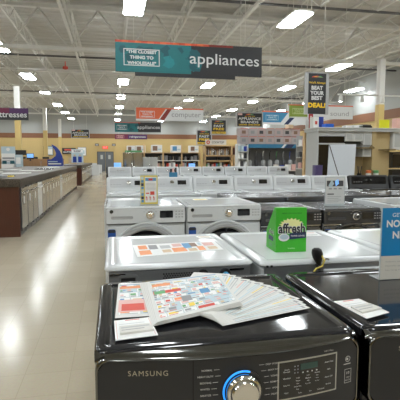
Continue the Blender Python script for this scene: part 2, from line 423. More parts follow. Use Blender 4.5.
hang('hanging_sign', 'white and orange hanging sign reading computer', .87, 3.31, 2.80, 3.26, 16, dC, edge=SWHITE)
def dA2(mb, w, h):
    mb.box(0, w, 0, h, 0, .001, SBLACK); mb.box(0, w*.5, 0, h*.93, .001, .0015, TEAL)
    blobs(mb, w, h*.93, 8, 14, [TEALD, TEAL], 0, .45, .0018); mb.box(0, w*.55, h*.93, h, .0015, .003, SRED)
    stamp(mb, w*.15, h*.47, w*.22, h*.5, SWHITE, CLOSE); text(mb, 'appliances', w*.73, h*.47, w*.5, h*.45, SWHITE, .01, z=.004)
hang('hanging_sign', 'smaller teal hanging sign reading appliances, below the computer sign', .18, 2.62, 2.85, 3.36, 24, dA2)
def dR(mb, w, h):
    mb.box(0, w, 0, h, 0, .001, SMAROON); mb.box(w*.4, w, 0, h, .001, .0015, SPURP)
    stamp(mb, w*.16, h*.5, w*.24, h*.6, P_PNK, CLOSE); text(mb, 'refrigeration', w*.70, h*.47, w*.5, h*.5, SWHITE, .01, z=.004)
hang('hanging_sign', 'maroon hanging sign reading refrigeration, lowest of the stacked signs', .23, 2.5, 2.8, 3.14, 32, dR)
def dStripe(mb, w, h):
    mb.box(0, w, 0, h, 0, .001, SWHITE); mb.box(0, w, h*.9, h, .0012, .003, SORG)
    mb.add([(0, h*.15, .0015), (w*.30, h*.15, .0015), (w*.42, h*.9, .0015), (0, h*.9, .0015)], [(0, 1, 2, 3)], SBLUE)
    mb.add([(w*.35, h*.0, .002), (w*.42, h*.0, .002), (w*.60, h*.9, .002), (w*.52, h*.9, .002)], [(0, 1, 2, 3)], SNAVY)
    stamp(mb, w*.16, h*.5, w*.2, h*.4, P_LBL, CLOSE)
hang('hanging_sign', 'white hanging sign with blue end and navy diagonal stripe above stacked cartons', 4.87, 7.05, 2.58, 3.02, 14, dStripe, edge=SWHITE)
def dG(mb, w, h):
    mb.box(0, w, 0, h, 0, .001, SGREEN); mb.box(0, w, h*.92, h, .001, .003, SORG); mb.box(0, w, 0, h*.07, .001, .003, SWHITE)
    stamp(mb, w*.5, h*.5, w*.75, h*.45, mat('stamp_olive', (.55, .6, .3), .5, noise=.05), CLOSE)
hang('hanging_sign', 'olive green hanging sign left of the tall black deal sign', 4.17, 4.62, 2.43, 2.74, 10, dG, edge=SGREEN)
def dS(mb, w, h):
    mb.box(0, w, 0, h, 0, .001, SWHITE); mb.box(0, w, h*.92, h, .001, .003, SORG); text(mb, 'sound', w*.79, h*.40, w*.29, h*.34, INK, .0, z=.004)
hang('hanging_sign', 'white hanging sign reading sound beside the deal sign', 6.6, 9.30, 2.98, 3.50, 16, dS, edge=SWHITE)
def logo(mb, cx, cy, w, h):
    mb.add([(cx-w/2, cy-h*.3, .004), (cx+w/2, cy-h*.3, .004), (cx+w*.3, cy+h*.1, .004), (cx, cy+h*.4, .004), (cx-w*.35, cy+h*.2, .004)], [(0, 1, 2, 3, 4)], P_RED)
    mb.add([(cx-w*.1, cy-h*.2, .005), (cx+w/2, cy-h*.3, .005), (cx+w*.25, cy+h*.3, .005)], [(0, 1, 2)], P_GRN)
    mb.box(cx-w*.25, cx-w*.05, cy-h*.1, cy+h*.1, .005, .006, SYEL)
def dD(mb, w, h):
    mb.box(0, w, 0, h, 0, .001, SBLACK); logo(mb, w*.5, h*.92, w*.66, h*.06)
    text(mb, "We'll Always", w*.5, h*.765, w*.92, h*.07, SYEL, .012, z=.004)
    for i, (l, ww) in enumerate((('BEAT', .64), ('YOUR', .78), ('BEST', .62))): text(mb, l, w*.5, h*(.645-.125*i), w*ww, h*.10, SWHITE, .05, z=.004, sp=1.05)
    text(mb, 'DEAL!', w*.5, h*.215, w*.98, h*.125, SYEL, .055, z=.004, sp=1.05)
t = hang('hanging_sign', 'tall black sign reading BEAT YOUR BEST DEAL in a silver frame', 3.93, 4.32, 2.37, 3.18, 8.5, dD, edge=SBLACK)
mb = MB()
for a, b in ((-.06, 0), (.39, .45)): mb.box(a, b, -.012, .06, -.01, .82, GPLAST)
mb.box(-.06, .45, -.012, .06, .81, .83, GPLAST); mb.build('silver_frame', t)
def frame(t, w, h, e=.03, m=GPLAST):
    mb = MB(); mb.box(-e, 0, -.01, .05, -e, h+e, m).box(w, w+e, -.01, .05, -e, h+e, m).box(0, w, -.01, .05, h, h+e, m).box(0, w, -.01, .05, -e, 0, m); mb.build('silver_frame', t)
def dBr(mb, w, h):
    mb.box(0, w, 0, h, 0, .001, SBLACK); logo(mb, w*.5, h*.9, w*.34, h*.16); mb.box(w*.02, w*.2, h*.84, h*.98, .002, .003, P_PNK)
    text(mb, 'ALL THE TOP', w*.5, h*.75, w*.42, h*.08, SYEL, .01, z=.004)
    text(mb, 'APPLIANCE', w*.5, h*.58, w*.92, h*.2, SWHITE, .03, z=.004); text(mb, 'BRANDS', w*.5, h*.32, w*.72, h*.2, SWHITE, .03, z=.004)
    text(mb, 'UNDER ONE ROOF', w*.5, h*.11, w*.86, h*.11, SYEL, .03, z=.004)
t = hang('hanging_sign', 'black sign reading APPLIANCE BRANDS above the stacked cartons', 3.45, 4.17, 2.36, 2.72, 12, dBr); frame(t, .72, .36)
t = hang('hanging_sign', 'far black sign reading APPLIANCE BRANDS over the blue arched banner', -2.97, -1.70, 3.02, 3.62, 35, dBr); frame(t, 1.27, .6, .05)
def dF(mb, w, h):
    mb.box(0, w, 0, h, 0, .001, SBLACK); logo(mb, w*.5, h*.92, w*.6, h*.1)
    text(mb, 'WITH OUR', w*.5, h*.76, w*.7, h*.08, SYEL, .01, z=.004)
    text(mb, 'FAST', w*.5, h*.58, w*.72, h*.17, SWHITE, .03, z=.004); text(mb, 'FREE', w*.5, h*.36, w*.76, h*.17, SYEL, .03, z=.004)
    mb.box(0, w, 0, h*.16, .002, .003, SYEL); text(mb, 'DELIVERY', w*.5, h*.07, w*.9, h*.1, SBLACK, .02, z=.004)
t = hang('hanging_sign', 'small black sign reading FAST FREE above the wooden shelf display', 4.08, 4.68, 2.47, 3.03, 18, dF); frame(t, .60, .56, .05)
t = hang('hanging_sign', 'far black and yellow hanging sign just left of the FAST FREE sign', 4.25, 4.95, 2.15, 2.85, 22, dF); frame(t, .70, .7, .05)
# track spots
t = thing('track_light', 'white track light rail with three spot heads above the kitchen display', 'track light', (6.2, 11.5, 3.22))
MB().box(0, 3.0, -.02, .02, 0, .035, CWHITE).build('rail', t)
for x in (.1, .75, 1.4):
    s = MB().at(x, 0, -.03).lathe([(.03, .03), (.05, -.02), (.06, -.14), (.045, -.15)], CWHITE, 14, capm=LAMP if x < .5 else PWHITE).build('spot_head', t)
for x in (.2, 2.8): MB().tube([(x, 0, .03), (x, 0, 2.9)], .006, CWHITE, 4).build('cable', t)
# ------------------------------------------------------------------ dishwasher islands
def island(name, lab, y0, y1, xf, xb, slablab):
    t = thing(name, lab, 'counter', (xf, y0, 0))
    L = y1-y0; W = xf-xb
    MB().box(-W, -.66, .0, L, 0, .935, WOODR).box(-.66, 0, 0, .06, 0, .935, WOODR).box(-.66, 0, L-.06, L, 0, .935, WOODR).build('cabinet_base', t)
    o = MB().slab(W+.06, L+.08, .02, [(.004, .935), (0, .94), (0, 1.085), (.006, 1.09)], COUNTER, 2, cx=-W/2, cy=L/2).build('speckled_worktop'); o.location = (xf, y0, 0)
    tag(o, slablab, 'countertop')
    return t
island('display_counter', 'near red-brown wooden cabinet base holding the dishwasher row', 8.62, 22.0, -1.7, -3.9, 'thick speckled grey-brown worktop over the nearer dishwasher row')
island('display_counter', 'far red-brown wooden cabinet base holding the second dishwasher row', 24.4, 37.0, -1.62, -2.9, 'thick speckled grey-brown worktop over the farther dishwasher row')
def dishwasher(m, pan):
    t = thing('dishwasher', '', 'dishwasher')
    MB().box(-.58, -.03, -.298, .298, .10, .925, DGREY).build('tub', t)
    mb = MB(); mb.M = Matrix(((0, 0, 1, 0), (1, 0, 0, 0), (0, 1, 0, 0), (0, 0, 0, 1)))
    mb.slab(.562, .77, .012, [(0, -.03), (0, .0), (.004, .006)], m, 2, cy=.525); d = mb.build('door', t)
    for q in (-.299, .283): MB().box(-.03, .003, q, q+.016, .1, .925, DGREY).build('door_seal', t)
    MB().tube([(.008, -.22, .80), (.04, -.22, .80), (.04, .22, .80), (.008, .22, .80)], .011, pan, 8).build('handle', d)
    MB().box(.004, .009, -.29, .29, .86, .90, pan if m is WHITE else GLASSB).build('control_strip', d)
    MB().box(-.08, -.05, -.295, .295, 0, .10, BLK).build('toe_kick', t)
    if m is not WHITE:
        MB().box(.006, .008, -.09, .0, .60, .74, PWHITE).build('price_card', d)
    return t
ps = dishwasher(STEEL, STEEL); pw = dishwasher(WHITE, WPLAST); first = {0: ps, 1: pw}; usedp = set()
NUM = ['first', 'second', 'third', 'fourth', 'fifth', 'sixth', 'seventh', 'eighth', 'ninth', 'tenth', 'eleventh', 'twelfth', 'thirteenth', 'fourteenth', 'fifteenth', 'sixteenth', 'seventeenth', 'eighteenth', 'nineteenth', 'twentieth', 'twenty-first', 'twenty-second']
def place_dw(y, xf, w, lab, g):
    p = first[w]
    if w in usedp: copy_tree(p, (xf, y, 0), lab, g)
    else: usedp.add(w); p.location = (xf, y, 0); p['label'] = lab; p['group'] = g
for k in range(21):
    y = 8.68+.31+k*.626; w = 1 if k in (3, 10) else 0
    place_dw(y, -1.68, w, '%s dishwasher, %s from the near end of the nearer row' % ('white' if w else 'stainless steel', NUM[k]), 'dishwashers under the nearer counter')
for k in range(19):
    y = 24.5+.31+k*.64; w = 1 if k in (7,) else 0
    place_dw(y, -1.60, w, '%s dishwasher, %s from the near end of the farther row' % ('white' if w else 'stainless steel', NUM[k]), 'dishwashers under the farther counter')
SINKM = mat('sink_steel', (.42, .41, .39), .36, metal=1, noise=.05, nscale=4)
def sink(x, y, a, b, lab, m=STEEL):
    m = SINKM if m is STEEL else m
    t = thing('display_sink', lab, 'sink', (x, y, 1.09), group='sinks shown on the counters')
    n = 28; rings = []
    for s, z in ((1, 0), (1, .012), (.94, .018), (.88, .014), (.86, .004), (.5, .003)):
        rings.append([(a*s*math.copysign(abs(math.cos(2*math.pi*i/n))**.7, math.cos(2*math.pi*i/n)), b*s*math.copysign(abs(math.sin(2*math.pi*i/n))**.7, math.sin(2*math.pi*i/n)), z) for i in range(n)])
    MB().loft(rings, m).build('basin', t)
dk = mat('dark_sink', (.03, .03, .035), .2, metal=.3, noise=.05)
for i, (x, y, a, b, m, w) in enumerate(((-2.3, 9.75, .30, .36, dk, 'dark oval'), (-3.2, 10.3, .30, .4, STEEL, 'steel oval'), (-2.3, 11.5, .32, .5, STEEL, 'wide steel'), (-3.2, 12.5, .32, .5, STEEL, 'wide steel'), (-2.3, 13.6, .32, .5, STEEL, 'wide steel'), (-3.2, 15, .32, .5, STEEL, 'wide steel'), (-2.3, 16, .32, .5, dk, 'dark wide'), (-2.4, 18.5, .32, .5, STEEL, 'wide steel'))):
    sink(x, y, a, b, '%s sink basin, %s from the near end of the speckled worktop' % (w, NUM[i]), m)
tag(MB().at(-2.05, 9.55, 1.09).rbox(-.07, .07, -.1, .1, 0, .02, P_YEL).build('sticky_note_pad'), 'small yellow pad lying near the front of the speckled worktop', 'note pad')
for i in range(4):
    tag(MB().at(-2.45+.22*i-.3, 9.05+.1*(i % 2), 1.09, rz=.3*i).rbox(-.07, .07, -.05, .05, 0, .05, [BLK, DGREY, BLK, GPLAST][i]).build('sample_block'), '%s sample block on the near worktop corner, %s from the left' % (['black', 'charcoal', 'black', 'pale grey'][i], NUM[i]), 'sample block')
# low wall behind counter
struct_o = MB().box(-9.5, -5.0, 19.5, 19.7, 0, 1.27, WOODM).box(-9.5, -4.95, 19.4, 19.8, 1.27, 1.33, WOODM)
tag(struct_o.build('low_partition'), 'low brown wooden partition behind the dishwasher counter at far left', 'partition')
t = thing('low_partition', 'long low brown wooden partition beyond the first yellow column', 'partition', (-3.4, 30, 0))
MB().box(-6.5, .3, 0, .15, 0, 1.35, WOODM).build('panel', t); MB().box(-6.55, .35, -.05, .2, 1.35, 1.42, WOODM).build('cap_rail', t)
# light blue bedding display
t = thing('bedding_display', 'tall light blue and white mattress brand display stand at far left', 'display stand', (-4.72, 21.9, 0))
MB().box(-.28, .28, -.2, .2, 0, 1.2, PWHITE).build('plinth', t)
o = MB().box(-.30, .30, -.03, .03, 1.2, 2.0, P_LBL).build('header_board', t)
MB().at(0, -.032, 1.87, True).lathe([(.08, 0), (.08, .003)], PWHITE, 20).build('round_emblem', o)
mb = MB(); mb.box(-.30, .30, -.04, -.03, 1.28, 1.68, PWHITE); mb.box(-.26, .26, -.046, -.04, 1.42, 1.50, INK); mb.box(-.26, .26, -.046, -.04, 1.33, 1.36, INK); mb.build('white_price_panel', o)
for x in (-.14, .2):
    tag(MB().at(-4.72+x, 21.72, 1.2).rbox(-.09, .09, -.05, .05, 0, .14, mat('dark_teal', (.01, .09, .12), .4, noise=.1)).build('teal_box'), 'small dark teal box on the light blue display, %s one' % ('left' if x < 0 else 'right'), 'box')
t = thing('bottle_display', 'pale blue and white product tower right of the light blue mattress display', 'display stand', (-4.25, 21.9, 0))
MB().box(-.14, .14, -.14, .14, 0, 1.62, P_LBL).build('tower', t); MB().box(-.12, .08, -.15, -.14, 1.2, 1.5, PWHITE).build('white_label', t)
t = thing('wall_monitor', 'small dark monitor tilted on the first yellow column', 'monitor', (-4.7, 24.6, 1.62), .3)
MB().rbox(-.28, .28, -.06, 0, 0, .26, BLK).build('casing', t); MB().box(-.03, .03, 0, .3, .1, .16, BLK).build('bracket', t)
t = thing('desk_monitor', 'monitor with a blue picture standing right of the first yellow column', 'monitor', (-3.88, 22.6, 1.33))
MB().box(-.17, .17, -.02, .02, .08, .36, BLK).build('casing', t); MB().box(-.15, .15, -.023, -.02, .16, .34, SCRB).build('screen', t); MB().box(-.03, .03, -.02, .02, 0, .08, BLK).box(-.1, .1, -.06, .06, 0, .01, BLK).build('stand', t)
tag(MB().box(-4.3, -3.4, 22.3, 22.9, 0, 1.33, WOODM).build('wooden_pedestal'), 'brown wooden pedestal under the blue-picture monitor', 'pedestal')
t = thing('arched_banner', 'royal blue promotional stand with a curved fin top', 'display stand', (-2.76, 23.2, 0)); t.scale = (.88, .88, .92)
MB().box(-.45, .38, -.2, .2, 0, 1.52, RBLUE).build('base_box', t)
mb = MB(); mb.prism([(-.30, 1.5), (.38, 1.5), (.34, 1.72), (.22, 2.0), (.02, 2.22), (-.22, 2.34), (-.16, 2.2), (-.04, 2.02), (.02, 1.85), (-.02, 1.7)], -.08, .08, RBLUE); f = mb.build('curved_fin', t)
MB().box(-.4, .3, -.205, -.2, 1.25, 1.32, PWHITE).box(-.4, .1, -.205, -.2, 1.38, 1.43, P_LBL).build('white_print', t)
t = thing('poster_board', 'blue and white poster board showing two people', 'poster board', (-1.95, 26.3, 0))
MB().box(-.33, .33, -.02, .02, 1.2, 1.98, P_LBL).box(-.02, .02, -.02, .02, 1.1, 1.2, INK).box(-.2, .2, -.15, .15, 1.09, 1.11, INK).build('board', t)
mb = MB().at(0, -.024, 0, True)
for x in (-.15, .14):
    mb.lathe([(.055, 0), (.055, .003)], P_TAN, 14, cx=x, cy=1.62); mb.box(x-.1, x+.1, 1.22, 1.55, 0, .003, RBLUE)
mb.box(-.31, .31, 1.78, 1.94, 0, .003, PWHITE); text(mb, 'SLEEP', 0, 1.86, .4, .1, SNAVY, .02, z=.004); mb.build('poster_print', t)
for i, (x, y, z, w, h, m) in enumerate(((-2.42, 28.6, 1.09, .5, .40, P_TAN), (-4.2, 29.9, 1.42, .4, .12, BLK), (-4.9, 29.9, 1.42, .4, .12, BLK), (-5.6, 29.9, 1.42, .35, .14, BLK))):
    tag(MB().at(x, y+.15, z).rbox(-w/2, w/2, -.1, .1, 0, h, m).build('cardboard_box' if m is P_TAN else 'small_speaker'), ('tan cardboard box on the farther worktop right of the arched stand' if m is P_TAN else 'small black speaker on the long low partition, %s from the right' % NUM[i-1]), 'box' if m is P_TAN else 'speaker')
for i, (x, y, h) in enumerate(((-1.45, 39.2, .9), (-1.75, 42, 1.0), (-1.35, 44.5, .8))):
    tag(MB().at(x, y, 0).rbox(-.35, .35, -.35, .35, 0, h, WPLAST).build('white_carton'), 'white boxed appliance on the floor past the farther counter, %s from it' % NUM[i], 'carton')
# ------------------------------------------------------------------ laundry machines
def front_loader(body, panel, ztop, w=.775, dep=.80, lab='', blue=True, ringm=None, dial=CHROME, name='front_load_washer'):
    """origin at left front foot"""
    t = thing(name, lab, 'washing machine')
    MB().rbox(.0, w, .03, dep, .0, ztop-.02, body, .02).build('cabinet', t)
    MB().slab(w, dep, .03, [(.004, ztop-.03), (0, ztop-.022), (0, ztop-.012), (.012, ztop), (.05, ztop), (.058, ztop-.004)], body, 4, cx=w/2, cy=dep/2).build('top_panel', t)
    p = MB().at(w/2, .03, ztop-.095, True).slab(w-.006, .14, .02, [(0, 0), (0, .026), (.005, .031)], panel, 4).build('control_panel', t)
    MB().at(w/2, .028, ztop-.172, True).slab(w-.01, .006, .002, [(0, 0), (0, .012)], DGREY if body is WHITE else CHROME, 2).build('panel_seam', t)
    # drawer grip, badge
    MB().at(.155, -.001, ztop-.105, True).slab(.21, .030, .012, [(0, 0), (0, .004), (.005, .004), (.008, .001)], GPLAST if body is WHITE else DGREY, 4).build('drawer_grip', p)
    MB().at(.055, -.001, ztop-.045, True).lathe([(.018, 0), (.018, .004), (.014, .005)], DCHROME, 18).build('round_badge', p)
    d = MB().at(w*.55, -.001, ztop-.085, True).lathe([(.042, 0), (.040, .008), (.030, .012), (.027, .035), (.022, .038)], dial, 28, capm=CHROME if body is WHITE else BLK).build('control_dial', p)
    MB().at(w*.55, -.001, ztop-.085, True).lathe([(.018, .038), (.016, .041)], P_TAN if body is WHITE else BLK, 16).build('dial_cap', d)
    MB().at(w*.755, -.001, ztop-.08, True).slab(.13, .07, .006, [(0, 0), (0, .003)], GLASSB, 3).build('display', p)
    mb = MB().at(0, -.001, ztop-.08, True)
    for i in range(3):
        for j in range(3): mb.box(w*.87+i*.03, w*.87+i*.03+.016, -.035+j*.028, -.025+j*.028, 0, .002, INK)
    for i in range(6):
        a = R(30+i*24); mb.box(w*.55+.065*math.cos(a)-.008, w*.55+.065*math.cos(a)+.008, .065*math.sin(a)-.007, .065*math.sin(a)-.003, 0, .001, INK)
    mb.build('printed_legends', p)
    zc = ztop-.50; rm = ringm or GPLAST
    MB().at(w/2, .028, 0, True).slab(w-.02, ztop-.22, .02, [(0, 0), (0, .02), (.006, .025)], body, 4, cy=(ztop-.22)/2+.03).build('front_panel', t)
    dr = MB().at(w/2, .002, zc, True).ring(.268, .325, 0, .05, rm, 48).build('door', t)
    MB().at(w/2, .002, zc, True).lathe([(.272, .005), (.27, .03), (.2, .04), (.08, .035)], GLASSB, 40).build('door_glass', dr)
    MB().at(w/2, .002, zc, True).ring(.322, .348, 0, .022, body, 48).build('outer_ring', dr)
    if blue:
        s = MB().at(.055, .0, ztop-.265, True).slab(.075, .10, .02, [(0, 0), (0, .0035)], mat('sticker_blue', (.01, .08, .36), .4, noise=.05), 4).build('blue_sticker', t)
        MB().at(.055, -.0035, ztop-.235, True).slab(.07, .03, .01, [(0, 0), (0, .001)], INKD, 4).build('dark_band', s)
    return t
GE = front_loader(WHITE, WHITE, 1.0)
GE.location = (-.07, 4.28, 0); GE['label'] = 'white front-load washer with the yellow-bordered price sign on top'; GE['group'] = 'front-load washers in the third row'
copy_tree(GE, (.72, 4.28, 0), 'white front-load washer between the sign-topped washer and the dark washers', 'front-load washers in the third row')
GD = front_loader(GRAPH, GRAPHP, .93, .68, .76, blue=True, ringm=DCHROME)
GD.location = (1.50, 4.30, 0); GD['label'] = 'graphite front-load washer directly behind the green box'; GD['group'] = 'front-load washers in the third row'
copy_tree(GD, (2.19, 4.28, 0), 'graphite front-load washer with the chrome-ringed black dial, right of the green box', 'front-load washers in the third row')
copy_tree(GE, (2.89, 4.12, -.02), 'white front-load washer behind the blue NO CREDIT sign', 'front-load washers in the third row')
copy_tree(GD, (3.70, 4.2, 0), 'graphite front-load washer at the right end of the third row', 'front-load washers in the third row')
def back_unit(m, z, w, dep, lab, loc):
    t = thing('front_load_dryer', lab, 'dryer', loc, group='dryers standing behind the third row')
    MB().rbox(0, w, 0, dep-.03, 0, z-.03, m, .02).build('cabinet', t)
    MB().slab(w, dep, .03, [(.004, z-.035), (0, z-.03), (0, z-.012), (.012, z), (.05, z), (.058, z-.004)], m, 4, cx=w/2, cy=dep/2).build('top_panel', t)
    MB().box(.02, w-.02, dep-.03, dep, .02, z-.16, m).build('front_panel', t); MB().box(.02, w-.02, dep-.03, dep+.01, z-.155, z-.03, GLASSB).build('control_panel', t)
    return t
for i, (x, m, l) in enumerate(((-.1, WHITE, 'white dryer behind the sign-topped washer'), (.64, WHITE, 'white dryer behind the second white washer'), (1.42, GRAPH, 'graphite dryer behind the white and dark washers joint'), (2.14, GRAPH, 'graphite dryer behind the washer with the clear price card'), (2.86, GRAPH, 'graphite dryer with a streaky top behind the right white washer'), (3.58, GRAPH, 'graphite dryer at the right end of the second dryer row'))):
    back_unit(m, .935 if m is WHITE else .985, .70, .80, l, (x, 5.16, 0))
def top_loader(body, lidm, conm, fac, z=.94, w=.675, dep=.72, ch=.23, knobs=1, disp=True, name='top_load_washer'):
    t = thing(name, '', 'washing machine')
    MB().rbox(0, w, 0, dep, 0, z-.02, body, .02).build('cabinet', t)
    MB().slab(w, dep, .03, [(.004, z-.03), (0, z-.022), (0, z-.008), (.01, z)], body, 4, cx=w/2, cy=dep/2).build('top_panel', t)
    l = MB().slab(w-.08, dep-.22, .04, [(0, z), (0, z+.015), (.01, z+.022), (.06, z+.022)], body, 4, cx=w/2, cy=.04+(dep-.22)/2, capm=lidm).build('lid', t)
    MB().slab(w-.2, .03, .01, [(0, z+.02), (0, z+.03)], GPLAST if body is WHITE else DGREY, 3, cx=w/2, cy=.07).build('lid_grip', l)
    y0 = dep-.14; poly = [(y0, z), (y0+.015, z+.05), (y0+.06, z+ch-.02), (y0+.08, z+ch), (dep-.01, z+ch-.01), (dep, z+ch-.05), (dep, z)]
    mb = MB(); rings = []
    for ins, xx in ((.03, 0), (.004, .012), (0, .03), (0, w-.03), (.004, w-.012), (.03, w)):
        cy = y0+.08; cz = z+ch*.5
        rings.append([(xx, cy+(a-cy)*(1-ins*2), z+(b-z)*(1-ins*3)) for a, b in poly])
    mb.loft(rings, conm); c = mb.build('console', t)
    # tilted fascia frame
    a = Vector((0, y0+.015, z+.05)); b = Vector((0, y0+.06, z+ch-.02)); u = (b-a).normalized(); n = Vector((0, -u.z, u.y))
    L = (b-a).length
    def fm(x, s, off=.001):
        o = a+u*s+n*off; M = Matrix(((1, 0, 0, x), (0, u.y, n.y, o.y), (0, u.z, n.z, o.z), (0, 0, 0, 1))); return M
    mb = MB(); mb.M = fm(w/2, L*.55); mb.slab(w-.10, L*.8, .02, [(0, 0), (0, .004)], fac, 4); mb.build('fascia', c)
    for k in range(knobs):
        mb = MB(); mb.M = fm(w*(.5 if knobs == 1 else .42+.12*k), L*.55, .005); mb.lathe([(.032 if knobs == 1 else .022, 0), (.03 if knobs == 1 else .02, .02), (.02 if knobs == 1 else .014, .028)], CHROME if body is WHITE else DCHROME, 18); mb.build('knob', c)
    if disp:
        mb = MB(); mb.M = fm(w*.74, L*.55, .005); mb.slab(.14, L*.42, .006, [(0, 0), (0, .003)], GLASSB, 3); mb.build('display', c)
    mb = MB(); mb.M = fm(w*.22, L*.4, .005)
    for k in range(4): mb.box(-.09+k*.045, -.06+k*.045, -.004, .004, 0, .001, INK)
    mb.build('printed_legends', c)
    return t
CFACE = mat('console_face', (.47, .48, .49), .4, noise=.02, nscale=4)
TW = top_loader(WHITE, WHITE, WPLAST, CFACE); TG = top_loader(WHITE, GLASSB, WPLAST, CFACE, name='top_load_washer')
xs = [-.09, .595, 1.28, 1.965, 2.65, 3.335]
ls = ['behind the yellow-bordered price sign', 'carrying the small blue booklet box', 'with the long grey lid grip, centre of its row', 'with dark glass lid, behind the dark dryers', 'with dark glass lid above the green box', 'with dark glass lid, behind the clear price card']
for i, (x, l) in enumerate(zip(xs, ls)):
    p = TW if i < 3 else TG; lab = 'white top-load washer %s, fourth row' % l
    if i == 0 or i == 3:
        p.location = (x, 6.38, 0); p['label'] = lab; p['group'] = 'top-load washers in the fourth row'
    else: copy_tree(p, (x, 6.38, 0), lab, 'top-load washers in the fourth row')
TB = top_loader(GLASSB, GLASSB, BLK, GLASSB, z=.94, w=.76, name='electric_range', knobs=2)
TB['category'] = 'range'
TB.location = (4.04, 6.38, 0); TB['label'] = 'black range with glossy back console, left one beside the white top-load washers'; TB['group'] = 'black ranges'
copy_tree(TB, (4.84, 6.38, 0), 'black range with bright reflections at the right edge of the fourth row', 'black ranges')
# row five
T5 = top_loader(WHITE, WHITE, WPLAST, CFACE, z=.95, w=.68, ch=.26)
T3 = top_loader(WHITE, WHITE, WPLAST, CFACE, z=.95, w=.68, ch=.26, knobs=3, disp=False, name='top_load_washer')
for i in range(8):
    p = T3 if i in (0, 6) else T5
    lab = 'white top-load washer in the fifth row, %s from the aisle%s' % (NUM[i], ', with three knobs' if p is T3 else '')
    loc = (-.12+i*.70, 12.5, 0)
    if i in (0, 1): p.location = loc; p['label'] = lab; p['group'] = 'top-load washers in the fifth row'
    else: copy_tree(p, loc, lab, 'top-load washers in the fifth row')
# sixth row: black ranges and steel refrigerators
copy_tree(TB, (-.2, 14.6, 0), 'far black range by the aisle in front of the double door', 'black ranges')
tag(MB().at(.18, 15.24, 1.17).rbox(-.12, .12, -.05, .05, 0, .14, SCRB).build('product_tablet'), 'small glowing blue tablet on the far black range', 'tablet')
def fridge(x, y, w, h, m, lab):
    t = thing('refrigerator', lab, 'refrigerator', (x, y, 0), group='far refrigerators')
    MB().rbox(0, w, .05, .7, 0, h, m, .02).build('cabinet', t)
    for a, b in ((.02, w/2-.005), (w/2+.005, w-.02)):
        d = MB().rbox(a, b, 0, .05, .62, h-.01, m, .01).build('door', t)
    for q in (-.04, .04): MB().tube([(w/2+q, -.04, .8), (w/2+q, -.04, h-.3)], .012, CHROME, 6).build('handle', t)
    MB().rbox(.02, w-.02, 0, .05, .05, .60, m, .01).build('freezer_drawer', t)
fridge(.42, 17.2, .75, 1.68, STEEL, 'stainless steel refrigerator beyond the white washers near the aisle')
fridge(1.25, 18.2, .6, 1.5, WHITE, 'white refrigerator in front of the carton shelves')
tag(MB().box(.5, 1.15, 17.3, 17.8, 1.69, 1.76, P_GRN).build('green_topper'), 'green topper sign lying on the stainless refrigerator', 'topper sign')
# ------------------------------------------------------------------ white dryers seen from the back
def dryer_back(x0, x1, y0, y1, z, lab, valves=True):
    w = x1-x0; d = y1-y0
    t = thing('laundry_machine', lab, 'washing machine', (x0, y0, 0))
    MB().rbox(.01, w-.01, .02, d-.03, 0, z-.04, WHITE, .02).build('cabinet', t)
    MB().slab(w, d, .035, [(.006, z-.026), (0, z-.022), (0, z-.014), (.006, z-.005), (.02, z), (.05, z), (.062, z-.006)], WHITE, 6, cx=w/2, cy=d/2).build('top_panel', t)
    r = MB().box(.02, w-.02, .0, .02, .08, z-.027, GALV).build('rear_panel', t)
    if valves:
        mb = MB().at(0, 0, 0, True)
        for i in range(14):
            for j in range(5):
                mb.lathe([(.0045, 0), (.0045, .001)], HOLE, 6, cx=.28+i*.0125+(j % 2)*.006, cy=z-.048-j*.010)
        mb.build('vent_holes', r)
        MB().at(.11, 0, z-.068, True).slab(.10, .05, .02, [(0, 0), (0, .006), (.012, .006), (.016, .001)], GALV, 4, capm=HOLE).build('grip_pocket', r)
        for xx, m in ((.475, REDV), (.585, BLUV)):
            s = MB().at(xx, 0, z-.062, True).lathe([(.03, 0), (.028, .01), (.016, .012)], BLK, 16).build('valve_seat', r)
            MB().at(xx, -.01, z-.062, True).lathe([(.015, 0), (.015, .02), (.011, .022), (.011, .028)], m, 12).build('water_valve', s)
        MB().at(.06, .001, z-.041, True).slab(.075, .010, .003, [(0, 0), (0, .004)], CHROME, 2).build('rating_plate', r)
        MB().at(w-.09, .001, z-.041, True).slab(.075, .010, .003, [(0, 0), (0, .004)], CHROME, 2).build('serial_plate', r)
    else:
        MB().at(.03, .001, z-.022, True).slab(.012, .01, .002, [(0, 0), (0, .004)], BLK, 2).slab(.012, .01, .002, [(0, 0), (0, .004)], BLK, 2, cx=.022).build('corner_clips', t)
        MB().at(.52, .0, z-.062, True).slab(.38, .025, .004, [(0, 0), (0, .012), (.003, .015)], WPLAST, 2).build('white_crossbar', r)
    MB().box(.03, w-.03, d-.035, d, .06, z-.2, WHITE).build('front_panel', t); MB().box(.02, w-.02, d-.04, d+.005, z-.19, z-.05, GLASSB).build('control_panel', t)
    return t
dryer_back(-.045, .69, 2.075, 2.90, .96, 'white laundry machine seen from the back with an orange flyer on its top')
dryer_back(.71, 1.465, 2.02, 2.90, .96, 'white laundry machine seen from the back with the green box on its top', False)
dryer_back(1.49, 2.24, 1.95, 2.88, .96, 'white laundry machine seen from the back at the right, behind the blue sign', False)
